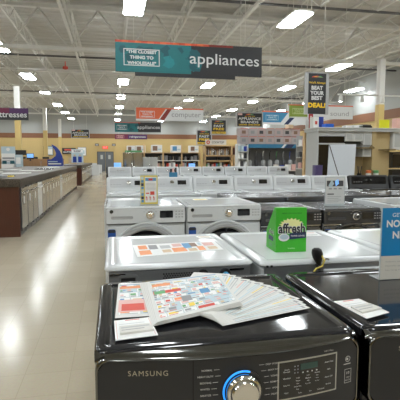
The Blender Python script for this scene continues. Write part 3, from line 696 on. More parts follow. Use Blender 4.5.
# ------------------------------------------------------------------ black foreground washers
BW = .73
def bow(x): return .05*((x-BW/2)/(BW/2))**2
def black_washer(x0, lab, full):
    t = thing('front_load_washer', lab, 'washing machine', (x0, 1.03, 0), group='black washers in the front row')
    yb = .70; z = .985
    MB().rbox(.004, BW-.004, .08, yb-.02, 0, z-.03, BLACKTOP, .02).build('cabinet', t)
    MB().slab(BW, yb-.06, .045, [(.004, z-.035), (0, z-.03), (0, z-.012), (.004, z-.004), (.012, z), (.040, z), (.046, z-.005), (.052, z-.006)], BLACKTOP, 8, cx=BW/2, cy=.06+(yb-.06)/2).build('top_panel', t)
    # crest between the top and the fascia
    n = 28; mb = MB(); rings = []
    for i in range(n+1):
        x = .002 + (BW-.004)*i/n; e = min(1, min(x, BW-x)/.03); e = math.sin(e*math.pi/2)
        yy = bow(x)
        rings.append([(x, .10, z-.012), (x, .085, z-.004*(2-e)), (x, yy*.5+.048, z-.006-.012*(1-e)), (x, yy+.014+.01*(1-e), z-.009-.02*(1-e)), (x, yy+.006+.02*(1-e), z-.014-.02*(1-e)), (x, .10, z-.05)])
    mb.loft(rings, DCHROME); mb.build('front_crest', t)
    hz = .21; cz = z-.012-hz/2; cx = BW/2
    def bowed(mb): return mb.mapv(lambda v: (v.x, v.y+bow(v.x), v.z))
    rings = []
    def ringpts(w, h, r, zz, n=8, m=24):
        out = []
        r = max(r, .002); base = rr(w, h, r, n); k = len(base)
        for i in range(k):
            a = base[i]; b = base[(i+1) % k]; d = math.dist(a, b); q = max(1, int(d/.03))
            for j in range(q): out.append((a[0]+(b[0]-a[0])*j/q, a[1]+(b[1]-a[1])*j/q, zz))
        return out
    w = BW-.006; ref = None
    def lv(ins, zz):
        # same topology for all rings: scale the first ring
        base = ringpts(w, hz, .035, 0)
        return [(p[0]*(1-2*ins/w), p[1]*(1-2*ins/hz), zz) for p in base]
    fr = MB().at(cx, .012, cz, True)
    fr.loft([lv(0, -.04), lv(0, .004), lv(.002, .010), lv(.004, .011), lv(.0065, .009), lv(.008, .004)], DCHROME, cap1=False); bowed(fr).build('chrome_bezel', t)
    # fascia as a fine grid so that it bows smoothly
    fp = MB().at(cx, .012, cz, True); nx = 40; ww = w-.014; hh = hz-.014; pts = []; fs = []
    base = lv(.013, .007)
    xs_ = [-ww/2+ww*i/nx for i in range(nx+1)]
    def half(xv):
        d = ww/2-abs(xv); r = .028
        return hh/2 if d >= r else hh/2-r+math.sqrt(max(0, r*r-(r-d)**2))
    for xv in xs_: h_ = half(xv); pts += [(xv, -h_, .007), (xv, h_, .007)]
    fs = [(2*i, 2*i+2, 2*i+3, 2*i+1) for i in range(nx)]
    fp.add(pts, fs, BLACKPAN, True); fp = bowed(fp).build('control_panel', t)
    def F(off=.0075): return MB().at(0, .012-off, 0, True)
    # all positions below: x from the washer's left, height above the floor
    mb = F(); mb.box(.2435, .2455, cz-hh/2, cz+hh/2, 0, .0006, HOLE); bowed(mb).build('drawer_seam', fp)
    mb = F(); text(mb, 'SAMSUNG', .133, .936, .098, .0135, mat('brand_bronze', (.50, .46, .36), .35, metal=.6, noise=.05), .0, sp=1.22); bowed(mb).build('brand_lettering', fp)
    if full:
        LEG = mat('legend_white', (.62, .62, .60), .5, noise=.03)
        mb = F()
        dx, dz = .372, .879
        for i, s in enumerate(['NORMAL', 'HEAVY DUTY', 'BEDDING', 'WHITES', 'SANITIZE', 'RINSE+SPIN']):
            zz = .938-.0165*i; xr = .290+[.003, .006, .0, -.004, .0, .004][i]
            text(mb, s, xr, zz, None, .0048, LEG, .006, al='R'); mb.box(xr+.004, xr+.018, zz-.0003, zz+.0003, 0, .0006, LEG)
        for i, s in enumerate(['DEEP WASH', 'QUICK WASH', 'TOWELS', 'PERM PRESS', 'WOOL', 'DELICATES']):
            zz = .940-.0165*i; xl = .442+[-.013, -.003, .01, .009, .018, .014][i]*.6
            text(mb, s, xl, zz, None, .0048, LEG, .006, al='L'); mb.box(xl-.018, xl-.004, zz-.0003, zz+.0003, 0, .0006, LEG)
        bowed(mb).build('cycle_legends', fp)
        yb_ = .0045+bow(dx)
        k = MB().at(dx, yb_, dz, True).lathe([(.054, -.004), (.054, .004), (.050, .006), (.046, .004)], BLK, 48).build('dial_seat', t)
        MB().at(dx, yb_-.004, dz, True).ring(.049, .0535, 0, .004, LEDB, 40, a0=70, a1=235).build('blue_light_arc', k)
        MB().at(dx, yb_-.004, dz, True).lathe([(.046, 0), (.046, .012), (.043, .017), (.038, .019), (.035, .028), (.033, .030), (.026, .0305)], CHROME, 48, capm=CHROME).build('control_dial', k)
        # glass touch panel, a bit askew like the photograph's slope
        gx0, gx1, gz0, gz1 = .472, .646, .838, .938
        mb = F(); nx = 10
        def strip(mb, x0, x1, z0, z1, m, off):
            p = [];
            for i in range(nx+1): xx = x0+(x1-x0)*i/nx; p += [(xx, z0, off), (xx, z1, off)]
            mb.add(p, [(2*i, 2*i+2, 2*i+3, 2*i+1) for i in range(nx)], m, True)
        strip(mb, gx0-.004, gx1+.004, gz0-.004, gz1+.004, mat('silver_trim', (.5, .49, .45), .3, metal=.6, noise=.03), .0006); strip(mb, gx0, gx1, gz0, gz1, GLASSB, .0012)
        tp = bowed(mb).build('touch_panel', fp)
        mb = F(.0088); strip(mb, gx0+.062, gx0+.115, gz1-.027, gz1-.010, LCD, .0004); bowed(mb).build('lcd_window', tp)
        mb = F(.0088)
        def tx(s, x, z, h=.0042): text(mb, s, gx0+x, gz1-z, None, h, LEG, .004)
        tx('Steam', .022, .020); tx('Presoak', .022, .026); tx('Vibration', .022, .044); tx('Delay End', .022, .064); tx('Start', .022, .084)
        for j in range(3):
            for i in range(2): mb.box(gx0+.044+i*.009, gx0+.047+i*.009, gz1-.016-j*.009, gz1-.013-j*.009, 0, .0005, INK)
        for i in range(4): mb.box(gx0+.068+i*.014, gx0+.072+i*.014, gz1-.036, gz1-.033, 0, .0005, LEG)
        for i, s in enumerate(['Cold', 'Warm', 'Hot', 'Extra Hot', 'Eco']): tx(s, .055, .047+i*.0078, .0036)
        for i, s in enumerate(['Low', 'Medium', 'High', 'Extra High']): tx(s, .086, .044+i*.0078, .0036)
        for i, s in enumerate(['Normal', 'Light', 'Heavy', 'No Spin']): tx(s, .114, .041+i*.0078, .0036)
        for i, s in enumerate(['Smart Care', 'Signal', 'Alarm Off', 'My Cycle']): tx(s, .151, .018+i*.021)
        for i, s in enumerate(['Temp', 'Spin', 'Soil Level']): tx(s, .062+i*.032, .090)
        bowed(mb).build('touch_legends', tp)
        mb = F(); text(mb, 'VRT Plus', .622, .950, .030, .0045, LEG, .004)
        mb.ring(.0070, .0085, 0, .0006, LEG, 16, cx=.688, cy=.914); mb.box(.683, .689, .911, .917, 0, .0006, LEG); mb.box(.674, .698, .899, .901, 0, .0006, LEG)
        for a, b in ((.678, .679), (.700, .701)): mb.box(a, b, .845, .885, 0, .0006, LEG)
        for a, b in ((.845, .846), (.884, .885)): mb.box(.678, .701, a, b, 0, .0006, LEG)
        text(mb, '10', .6895, .874, .010, .008, LEG, .01); text(mb, 'YEAR', .6895, .861, .014, .004, LEG, .004); text(mb, 'MOTOR', .6895, .853, .016, .004, LEG, .004)
        bowed(mb).build('panel_icons', fp)
    # lower front and door
    MB().at(BW/2, .085, .38, True).slab(BW-.01, .74, .02, [(0, 0), (0, .01), (.005, .014)], BLACKPAN, 4).build('front_panel', t)
    d = MB().at(BW/2, .07, .43, True).ring(.20, .28, 0, .05, DCHROME, 48).build('door', t)
    MB().at(BW/2, .07, .43, True).lathe([(.21, .005), (.2, .03), (.1, .045)], GLASSB, 40).build('door_glass', d)
    return t
black_washer(-.055, 'black front-load washer covered with newspapers, at the front', True)
black_washer(.70, 'black front-load washer at right carrying the blue NO CREDIT sign', False)
# ------------------------------------------------------------------ papers
def sheet(name, lab, cat, c, th, seed, group=None, blocks=None, wav=.0, m=PAPER, z1=None, zs=None, busy=True):
    """c: four plan corners (far left, far right, near right, near left)"""
    r = random.Random(seed); mb = MB()
    zs = zs or [.98]*4
    C4 = [Vector((p[0], p[1], q)) for p, q in zip(c, zs)]
    def P(u, v, o=0.):
        a = C4[3].lerp(C4[2], u); b = C4[0].lerp(C4[1], u); p = a.lerp(b, v)
        return (p.x, p.y, p.z+o+wav*(math.sin(u*7+seed)*.5+.5)*(math.cos(v*5+seed)*.5+.5))
    n = 8; g = []
    for o in (0, th):
        for j in range(n+1):
            for i in range(n+1): g.append(P(i/n, j/n, o))
    fs = []; N = (n+1)**2
    for j in range(n):
        for i in range(n):
            k = j*(n+1)+i; fs.append((k, k+n+1, k+n+2, k+1)); fs.append((N+k, N+k+1, N+k+n+2, N+k+n+1))
    for i in range(n):
        for a, b in ((i, i+1), ((n)*(n+1)+i+1, n*(n+1)+i), ((i+1)*(n+1), i*(n+1)), (i*(n+1)+n, (i+1)*(n+1)+n)): fs.append((a, b, N+b, N+a))
    mb.add(g, fs, m, True)
    def blk(u0, u1, v0, v1, mm, o=.0003):
        k = max(1, int((u1-u0)*8)); l = max(1, int((v1-v0)*8))
        for i in range(k):
            for j in range(l):
                a, b = u0+(u1-u0)*i/k, u0+(u1-u0)*(i+1)/k; cc, d = v0+(v1-v0)*j/l, v0+(v1-v0)*(j+1)/l
                mb.quad(P(a, cc, th+o), P(b, cc, th+o), P(b, d, th+o), P(a, d, th+o), mm)
    for q in (blocks or []): blk(*q)
    if busy: busy_fn(blk, r, busy)
    return tag(mb.build(name), lab, cat, group)
def busy_fn(blk, r, kind):
    ms = [P_RED, P_ORG, P_BLU, P_LBL, P_LBL, P_GRN, P_YEL, P_PNK, P_PNK, P_TAN, INK, INK, P_LBL]
    u0, u1, v0, v1, nu, nv = kind if isinstance(kind, tuple) else (.04, .96, .04, .96, 7, 7)
    blk(u0, u1, v0, v1, mat('print_pale', (.50, .56, .57), .7, noise=.06), .00015)
    vv = [v0]
    while vv[-1] < v1-.02: vv.append(min(v1, vv[-1]+(v1-v0)/nv*r.uniform(.6, 1.5)))
    for c, d in zip(vv, vv[1:]):
        uu = [u0]
        while uu[-1] < u1-.02: uu.append(min(u1, uu[-1]+(u1-u0)/nu*r.uniform(.5, 1.9)))
        for a, b in zip(uu, uu[1:]):
            w = b-a; h = d-c
            blk(a+w*.03, b-w*.05, c+h*.04, d-h*.08, PWHITE if r.random() < .6 else P_LBL, .0003)
            e = r.random()
            blk(a+w*.1, a+w*(.35+.4*r.random()), c+h*.35, c+h*(.6+.25*r.random()), r.choice(ms), .00045)
            blk(a+w*.1, b-w*(.1+.3*r.random()), c+h*.12, c+h*.24, r.choice([INK, INK, P_RED, INKD]), .00045)
            if e < .35: blk(a+w*.5, b-w*.1, c+h*.55, c+h*.75, r.choice(ms), .0006)
CIR = 'advertising circulars on the black washer'
ZT = .986
sheet('advertising_flyer', 'flat colour flyer page at the far left of the black washer top', 'flyer', [(.015, 1.685), (.15, 1.69), (.15, 1.315), (.0, 1.32)], .0012, 21, CIR,
      [(.05, .95, .12, .45, P_PNK, .0009), (.12, .62, .15, .33, P_RED, .0011), (.05, .9, .80, .88, P_ORG, .0011), (.05, .95, .92, .94, P_BLU, .0011)], zs=[ZT]*4, busy=(.05, .95, .06, .95, 3, 6))
# fanned circulars
piv = (.305, 1.195)
nf = 15
NUMF = NUM[:nf]
for i in range(nf):
    f = i/(nf-1); a = R(17+f*52+2.4*(rnd.random()-.5)); L = .335+.13*f+.014*(rnd.random()-.5); W = .15
    dx, dy = math.cos(a), math.sin(a); px, py = piv[0]-.02*f, piv[1]+.06*f
    nxv, nyv = -dy, dx
    c = [(px+nxv*W, py+nyv*W), (px+nxv*W+dx*L, py+nyv*W+dy*L), (px+dx*L, py+dy*L), (px, py)]
    zz = ZT+.0002+i*.0011
    sheet('advertising_flyer', 'folded newsprint flyer in the fan, %s from the bottom right' % NUMF[i], 'flyer', c, .0010, 40+i, CIR, zs=[zz]*4, wav=.0,
          blocks=[(.1+.1*rnd.random(), .93, .03, .06, P_LBL if i % 2 else GPLAST, .0004), (.55+.2*rnd.random(), .93, .10, .13, [P_LBL, P_PNK, GPLAST, P_YEL, P_LBL][i % 5], .0004), (.93, .96, .05, .2, INK, .0004), (.70, .70+.2*rnd.random(), .19, .21, [P_LBL, P_RED, GPLAST][i % 3], .0004)], busy=False)
base = [(.118, 1.64), (.405, 1.66), (.392, 1.315), (.118, 1.228)]
for i in range(5):
    o = (4-i); dxx = -.006*o; dyy = .008*o
    c = [(base[0][0]+dxx, base[0][1]+dyy), (base[1][0]-.004*o, base[1][1]+dyy), (base[2][0]+.002*o, base[2][1]-.002*o), (base[3][0]+dxx*.6, base[3][1]-.001*o)]
    z0 = ZT+.003+.0022*i
    top = i == 4
    sheet('newspaper', ('open-faced newspaper advertising page on top of the pile' if top else 'folded newspaper under the top page, %s from the bottom of the pile' % NUM[i]), 'newspaper', c, .0019, 60+i, 'newspapers piled on the black washer',
          zs=[z0, z0+.0145, z0+.0145, z0], blocks=[(.02, .98, .93, .99, P_LBL, .0004)] if not top else [(.06, .30, .82, .90, P_ORG, .0008), (.05, .4, .60, .68, P_RED, .0008), (.06, .2, .60, .68, P_GRN, .0009), (.62, .74, .42, .56, P_BLU, .0008), (.36, .48, .30, .44, INK, .0008), (.41, .48, .16, .24, P_YEL, .0009), (.5, .7, .06, .12, P_RED, .0009), (.05, .95, .965, .985, P_BLU, .0008)], busy=(.04, .97, .05, .93, 8, 10) if top else False)
# price tags in sleeves
def price_tag(lab, c, z):
    t = thing('price_card', lab, 'price card', (0, 0, 0))
    cl = sheet('clear_sleeve', None, None, c, .0012, 5, None, None, zs=[z]*4, m=mat('sleeve_plastic', (.62, .62, .64), .08, coat=.6, noise=.02), busy=False); cl.parent = t
    cl2 = sheet('paper_insert', None, None, c, .001, 5, None, [(.04, .055, .05, .95, P_PNK, .0003), (.945, .96, .05, .95, P_PNK, .0003), (.3, .7, .92, .96, P_RED, .0004), (.12, .9, .64, .66, GPLAST, .0003), (.12, .8, .73, .75, GPLAST, .0003)], zs=[z+.0012]*4, m=PWHITE, busy=False); cl2.parent = t
    a = [c[3][0]*.85+c[2][0]*.15, c[3][1]*.85+c[2][1]*.15]
    def L(u, v): return (c[3][0]*(1-u)*(1-v)+c[2][0]*u*(1-v)+c[0][0]*(1-u)*v+c[1][0]*u*v, c[3][1]*(1-u)*(1-v)+c[2][1]*u*(1-v)+c[0][1]*(1-u)*v+c[1][1]*u*v)
    b = sheet('label_strip', None, None, [L(.12, .55), L(.9, .55), L(.95, .2), L(.12, .2)], .006, 9, None, [(.05, .95, .6, .78, GPLAST, .0003), (.05, .75, .3, .4, INK, .0003)], zs=[z+.0025]*4, m=CREAM, busy=False); b.parent = t
    return t
price_tag('price card in a clear sleeve near the left front of the newspaper washer', [(-.003, 1.295), (.103, 1.305), (.115, 1.165), (.0, 1.15)], ZT-.0)
price_tag('price card in a clear sleeve lying on the right black washer', [(.725, 1.33), (.825, 1.34), (.845, 1.20), (.745, 1.165)], ZT-.0)
# flyer on the white machine
sheet('promotional_flyer', 'long orange and white flyer on the left white laundry machine', 'flyer', [(.11, 2.60), (.615, 2.64), (.61, 2.38), (.12, 2.28)], .0012, 77, None,
      [(.04, .17, .1, .45, P_ORG, .0006), (.05, .15, .55, .9, P_ORG, .0006), (.17, .27, .5, .9, INK, .0006), (.30, .42, .5, .8, GPLAST, .0006), (.42, .58, .12, .5, P_ORG, .0006), (.45, .56, .6, .9, P_PNK, .0006), (.57, .66, .4, .9, P_BLU, .0007), (.66, .74, .5, .9, P_BRN, .0007), (.60, .70, .1, .35, P_TAN, .0007), (.72, .80, .1, .5, P_ORG, .0006), (.82, .95, .5, .85, P_PNK, .0006), (.84, .95, .12, .4, P_TAN, .0006), (.30, .4, .15, .4, P_TAN, .0006), (.76, .80, .6, .9, P_LBL, .0006)], zs=[.9545]*4, m=PWHITE, busy=False)
sheet('price_slip', 'small white price slip at the far right corner of the left white machine', 'price slip', [(.53, 2.82), (.625, 2.80), (.635, 2.71), (.545, 2.73)], .0012, 4, None, [(.1, .9, .6, .85, P_TAN, .0004), (.1, .9, .2, .3, INK, .0004)], zs=[.9545]*4, m=PWHITE, busy=False)
sheet('price_slip', 'small white price slip lying right of the green box', 'price slip', [(1.20, 2.84), (1.38, 2.82), (1.36, 2.68), (1.19, 2.68)], .0012, 4, None, [(.1, .9, .7, .85, P_PNK, .0004), (.1, .9, .2, .3, INK, .0004)], zs=[.9545]*4, m=PWHITE, busy=False)
# ------------------------------------------------------------------ green box
t = thing('detergent_box', 'green affresh cleaner carton standing on the white machine', 'carton', (.868, 2.245, .955), R(-3))
W, Hh = .175, .245; D = .17
pro = [(0, 0), (D, 0), (D, .10), (.03, Hh), (0, Hh)]
mb = MB(); mb.add([(x, y, z) for x in (0, W) for y, z in pro], [(0, 1, 2, 3, 4), (9, 8, 7, 6, 5)] + [(i, (i+1) % 5, (i+1) % 5+5, i+5) for i in range(5)], BOXGREEN); mb.build('carton', t)
mb = MB().at(0, -.001, 0, True)
cx, cy = .088, .128; pts = []
for i in range(36):
    a = 2*math.pi*i/36; q = 1.0 if i % 2 else .78; pts.append((cx+.072*q*math.cos(a), cy+.020+.042*q*math.sin(a)))
mb.add([(p[0], p[1], .0005) for p in pts], [tuple(range(36))], GOLDY)
text(mb, 'affresh', .090, .132, .158, .062, PWHITE, .055, .0008); text(mb, 'affresh', .090, .132, .152, .056, INKD, .030, .0016)
mb.add([(.078, .070, .001), (.172, .078, .001), (.172, .112, .001), (.078, .104, .001)], [(0, 1, 2, 3)], SNAVY)
text(mb, 'WASHER CLEANER', .125, .090, .08, .008, PWHITE, .01, .0016)
e = [(.046+.031*math.cos(2*math.pi*i/20), .082+.021*math.sin(2*math.pi*i/20), .0012) for i in range(20)]; mb.add(e, [tuple(range(20))], PWHITE)
e = [(.048+.024*math.cos(2*math.pi*i/20), .085+.014*math.sin(2*math.pi*i/20), .0018) for i in range(20)]; mb.add(e, [tuple(range(20))], P_LBL)
text(mb, 'REMOVES ODOR CAUSING RESIDUE', .09, .215, .11, .006, mat('dark_green', (.01, .12, .01), .5, noise=.05), .01, .001)
text(mb, '6 tablets', .09, .022, .04, .008, mat('pale_green', (.4, .7, .35), .5, noise=.05), .01, .001)
mb.build('front_print', t)
mb = MB(); mb.M = Matrix(((0, 0, -1, -.001), (-1, 0, 0, 0), (0, 1, 0, 0), (0, 0, 0, 1)))
text(mb, 'affresh', -.075, .105, .09, .03, PWHITE, .06, .0008); text(mb, 'affresh', -.075, .105, .087, .026, INKD, .02, .0014); mb.box(-.12, -.04, .055, .080, 0, .001, SNAVY)
mb.box(-.11, -.06, .02, .04, 0, .001, P_GRN); mb.build('side_print', t)
# plug and cord
t = thing('power_cord', 'black power plug and looped cord resting over the white machine edge', 'power cord', (1.0, 2.01, .985)); t.scale = (1.25, 1.1, 1.1)
mb = MB().at(0, 0, 0); rings = []
for s, z_, wd in ((.010, .035, .6), (.020, .028, 1), (.024, .010, 1), (.022, -.010, 1), (.014, -.03, .8), (.008, -.045, .6)):
    rings.append([(s*math.cos(2*math.pi*i/14)+(.01*(z_/.035)*-.5), .8*s*math.sin(2*math.pi*i/14), z_) for i in range(14)])
mb.loft(rings, BLK); p = mb.build('plug_body', t)
MB().tube([(-.005, 0, -.04), (0, -.015, -.06), (.01, -.03, -.10), (-.01, -.035, -.18), (0, -.035, -.30)], .006, BLK, 8).build('cord', t)
MB().tube([(.012, -.012, .0), (.022, -.02, -.02), (.01, -.026, -.045), (-.014, -.024, -.055), (-.022, -.02, -.07)], .0045, TAPEY, 6).build('yellow_tie', t)
MB().tube([(.02, 0, -.03), (.04, .0, -.018), (.05, .0, -.022)], .004, CHROME, 6).build('plug_prong', t)
MB().tube([(-.03, .02, -.0275), (-.06, .05, -.0255), (-.03, .07, -.0255)], .004, BLK, 6) 
# blue sign on right washer
t = thing('counter_sign', 'blue and cream counter sign reading NO CREDIT NEEDED at the right edge', 'sign', (1.050, 1.56, ZT-.006), R(-1)); t.scale = (1, 1, 1.09)
w = .36
MB().box(-.004, w+.004, 0, .004, 0, .268, mat('clear_acrylic', (.5, .55, .58), .06, coat=.6, noise=.02)).box(-.004, w+.004, 0, .07, 0, .003, mat('clear_acrylic', (.5, .55, .58))).build('acrylic_holder', t)
mb = MB().at(0, -.0006, .002, True); mb.box(0, w, .088, .266, 0, .0008, BLUECARD); mb.box(0, w, 0, .088, 0, .0008, CREAM)
text(mb, 'GET IT TODAY', .043, .240, .16, .014, PWHITE, .004, al='L', z=.001)
text(mb, 'NO CREDIT', .019, .208, .20, .027, PWHITE, .03, al='L', z=.001)
text(mb, 'NEEDED', .047, .166, .15, .027, PWHITE, .03, al='L', z=.001)
for i, s in enumerate(['Subject to approval. See associate', 'Monthly payments available in store', 'No long term obligation required']): text(mb, s, .02, .066-.016*i, .22, .006, INK, .0, al='L', z=.001)
mb.build('printed_card', t)
# yellow-bordered sign on GE washer
t = thing('counter_sign', 'yellow-bordered price sign standing on the left white front-load washer', 'sign', (.27, 4.42, .996), R(0))
MB().box(0, .178, 0, .004, 0, .31, mat('clear_acrylic', (.5, .55, .58))).box(0, .178, -.06, .004, 0, .003, mat('clear_acrylic', (.5, .55, .58))).build('acrylic_holder', t)
mb = MB().at(0, -.0006, .0, True); mb.box(.004, .174, .012, .30, 0, .0008, TAPEY); mb.box(.048, .164, .03, .285, .0008, .001, PWHITE)
for j in range(8): mb.box(.010, .036, .03+j*.033, .058+j*.033, .0009, .0011, [P_BLU, SNAVY, P_BLU, P_LBL][j % 4])
mb.box(.052, .160, .245, .275, .001, .0014, P_BLU); mb.box(.085, .125, .25, .27, .0014, .0016, P_RED)
for j in range(6): mb.box(.055, .155, .155+j*.013, .158+j*.013, .001, .0012, INK)
mb.box(.100, .142, .105, .14, .001, .0014, P_RED); mb.box(.058, .09, .115, .128, .001, .0014, P_RED)
for j in range(3): mb.box(.056+j*.036, .074+j*.036, .05, .085, .001, .0012, P_PNK); mb.box(.056+j*.036, .066+j*.036, .075, .09, .0012, .0014, P_RED)
mb.build('printed_card', t)
sheet('price_strip', 'yellow and white price strip lying in front of the yellow-bordered sign', 'price strip', [(.31, 4.405), (.47, 4.405), (.47, 4.33), (.31, 4.33)], .0015, 3, None, [(.05, .95, .2, .9, TAPEY, .0005)], zs=[.9965]*4, m=PWHITE, busy=False)
sheet('price_strip', 'yellow price strip at the back of the second white front-load washer', 'price strip', [(.90, 4.98), (1.06, 4.98), (1.06, 4.85), (.90, 4.85)], .0015, 3, None, [(.05, .95, .1, .9, TAPEY, .0005)], zs=[.9965]*4, m=PWHITE, busy=False)
# clear price card on dark washer
t = thing('counter_sign', 'grey and white price card in a clear stand on the graphite washers', 'sign', (2.37, 4.62, .928))
MB().box(0, .245, 0, .004, 0, .33, mat('clear_acrylic', (.5, .55, .58))).box(0, .245, -.07, .004, 0, .003, mat('clear_acrylic', (.5, .55, .58))).build('acrylic_holder', t)
mb = MB().at(0, -.0006, .0, True); mb.box(.008, .237, .02, .32, 0, .0008, SWHITE); mb.box(.02, .225, .22, .285, .0008, .001, DGREY)
mb.add([(.04, .23, .0014), (.07, .20, .0014), (.11, .25, .0014), (.08, .30, .0014)], [(0, 1, 2, 3)], P_LBL); mb.add([(.13, .22, .0014), (.17, .25, .0014), (.16, .30, .0014), (.12, .28, .0014)], [(0, 1, 2, 3)], SCRB)
for i in range(3): mb.box(.045+.06*i, .085+.06*i, .185, .20, .001, .0012, INK)
mb.box(.03, .11, .125, .138, .001, .0012, DGREY)
for i in range(4): mb.box(.03, .2-.03*(i % 2), .10-.02*i, .104-.02*i, .001, .0012, INK)
mb.build('printed_card', t)
# booklet box on top loader console
t = thing('booklet_holder', 'small blue box of booklets on a fourth-row washer console', 'booklet box', (.90, 7.035, 1.165))
MB().box(0, .13, 0, .05, 0, .075, SBLUE).build('box', t)
for i in range(3): MB().box(.01+.04*i, .04+.04*i, .02, .03, .075, .13+.01*i, [DGREY, P_PNK, DGREY][i]).build('booklet', t)
# ------------------------------------------------------------------ shelf aisles
t = thing('gondola_shelf', 'long pale metal and wood shelf run carrying cartons in front of the far wall', 'shelving', (.57, 20, 0))
L = 3.42
MB().box(0, L, .5, .54, 0, 1.74, DGREY).build('back_panel', t)
for z in (1.72, 1.36, .98, .5, .12): MB().box(0, L, 0, .5, z-.03, z, WOODL if z > 1.7 else CWHITE).build('shelf_board', t)
for i in range(5): MB().box(i*L/4-.03, i*L/4+.03, .0, .06, 0, 2.1 if i in (1, 3) else 1.74, WOODL).build('post', t)
cols = [P_LBL, PWHITE, P_RED, P_BRN, INK, P_PNK, GPLAST, DGREY, P_GRN, P_TAN, STEEL, BLK]
x = .62; i = 0
while x < 3.9:
    w = .10+.08*rnd.random(); h = .16+.14*rnd.random(); kind = rnd.random()
    mb = MB().at(x+w/2, 20.2, 1.36)
    if kind < .6: mb.lathe([(w*.42, 0), (w*.46, .02), (w*.46, h*.8), (w*.3, h*.86), (w*.08, h*.9), (w*.08, h)], rnd.choice([DGREY, STEEL, GPLAST, BLK, INK]), 12)
    else: mb.rbox(-w*.45, w*.45, -.08, .08, 0, h, rnd.choice([BLK, GPLAST, INK]))
    tag(mb.build('cooking_pot'), 'small grey or black kitchen pot standing on the middle carton shelf', 'pot', 'pots on the carton shelf'); x += w+.015
x = .62
while x < 3.9:
    w = .05+.07*rnd.random(); h = .18+.14*rnd.random()
    tag(MB().at(x+w/2, 20.15, .98).rbox(-w*.45, w*.45, -.1, .1, 0, h, rnd.choice(cols)).build('packaged_item'), 'small packaged item standing on the lower carton shelf', 'package', 'packages on the lower carton shelf'); x += w+.01
for i, (x0, x1, h, m) in enumerate(((.66, 1.02, .30, P_BRN), (1.05, 1.48, .31, P_BRN), (1.76, 2.24, .34, P_BRN), (2.66, 3.12, .33, P_BLU), (3.50, 3.92, .32, P_BRN))):
    t = thing('printed_carton', 'white carton with a %s picture on the shelf top, %s from the left' % ('blue' if m is P_BLU else 'maroon', NUM[i]), 'carton', (x0, 20.02, 1.72))
    MB().rbox(0, x1-x0, 0, .4, 0, h, PWHITE, .005).build('box', t)
    MB().at(0, -.001, 0, True).box(.05, (x1-x0)*.55, .08, h-.05, 0, .002, m).box((x1-x0)*.6, (x1-x0)*.9, .1, h*.5, 0, .002, P_LBL).build('picture', t)
tag(MB().at(3.6, 19.98, .98).box(-.15, .15, 0, .02, .05, .24, SCRB).box(-.17, .17, .02, .06, .0, .26, BLK).build('tablet_screen'), 'glowing pale blue screen low on the carton shelves', 'screen')
# wooden display
t = thing('wooden_display', 'pale wooden shelf display under the COOKTOP sign', 'shelving', (4.12, 19.6, 0))
MB().box(0, 1.3, .4, .44, 0, 2.05, WOODM).build('back_panel', t)
for z in (2.05, 1.60, 1.36, .98, .5): MB().box(0, 1.3, 0, .42, z-.05, z, WOODL).build('shelf_board', t)
for x in (0, 1.24): MB().box(x, x+.06, 0, .44, 0, 2.05, WOODL).build('side_panel', t)
MB().box(1.3, 1.42, -.3, .1, 0, 1.62, WOODL).build('end_post', t)
t = hang('shelf_sign', 'white COOKTOP sign with a round red emblem on the wooden display', 4.17, 5.15, 2.07, 2.30, 19.7, lambda mb, w, h: (mb.box(0, w, 0, h, 0, .001, CREAM), mb.lathe([(.085, .001), (.085, .003)], SRED, 20, cx=.13, cy=h/2), mb.lathe([(.035, .003), (.035, .004)], CREAM, 14, cx=.13, cy=h/2), text(mb, 'COOKTOP', w*.6, h*.48, w*.58, h*.42, INKD, .02, z=.002)), 'sign', wires=False, edge=CREAM)
for i in range(13):
    h = .22+.12*rnd.random()
    tag(MB().at(4.24+i*.087, 19.8, 1.60).lathe([(.032, 0), (.034, .01), (.034, h*.6), (.012, h*.8), (.012, h)], [STEEL, GPLAST, P_TAN, PWHITE][i % 4], 10).build('bottle'), 'slim bottle on the top shelf of the wooden display', 'bottle', 'bottles on the wooden display')
for i in range(2):
    tag(MB().at(4.46+.6*i, 19.8, 1.36).rbox(-.26, .26, -.15, .15, 0, .16, BLK).build('black_box'), 'low black box on the wooden display, %s one' % ('left' if i == 0 else 'right'), 'box')
for i in range(12):
    tag(MB().at(4.24+i*.095, 19.8, .98).rbox(-.04, .04, -.08, .08, 0, .2+.1*rnd.random(), [P_GRN, P_BLU, P_RED, P_PNK, DGREY, PWHITE][(i*5) % 6]).build('coloured_pack'), 'small coloured pack on the low shelf of the wooden display', 'package', 'packs on the wooden display')
# brown cabinet
t = thing('brown_cabinet', 'dark reddish brown cabinet between the wooden display and the vacuum display', 'cabinet', (5.58, 20.1, 0))
MB().box(0, 1.0, 0, .5, 0, 1.95, WOODR).build('carcass', t); MB().box(-.1, 1.1, -.05, .55, 1.95, 2.02, WOODM).build('top_board', t); MB().rbox(.25, .5, -.1, 0, 0, 1.35, STEEL).build('steel_panel', t)
# endcap with blue products
t = thing('endcap_shelf', 'white end shelf with blue packs left of the vacuum display', 'shelving', (4.58, 15.8, 0))
MB().box(0, .38, .3, .34, 0, 2.0, PWHITE).box(-.02, 0, 0, .34, 0, 1.98, CWHITE).box(.38, .4, 0, .34, 0, 1.98, CWHITE).build('back_panel', t)
for z in (.4, .8, 1.15, 1.45, 1.72): MB().box(0, .38, 0, .3, z-.02, z, CWHITE).build('shelf_board', t)
for z in (.8, 1.15, 1.45, 1.72):
    for i in range(3):
        tag(MB().at(4.65+.125*i, 15.95, z).rbox(-.05, .05, -.06, .06, 0, .17+.04*rnd.random(), [P_BLU, P_LBL, DGREY, RBLUE, PWHITE][rnd.randint(0, 4)]).build('blue_pack'), 'small blue or white pack on the white end shelf', 'package', 'packs on the white end shelf')
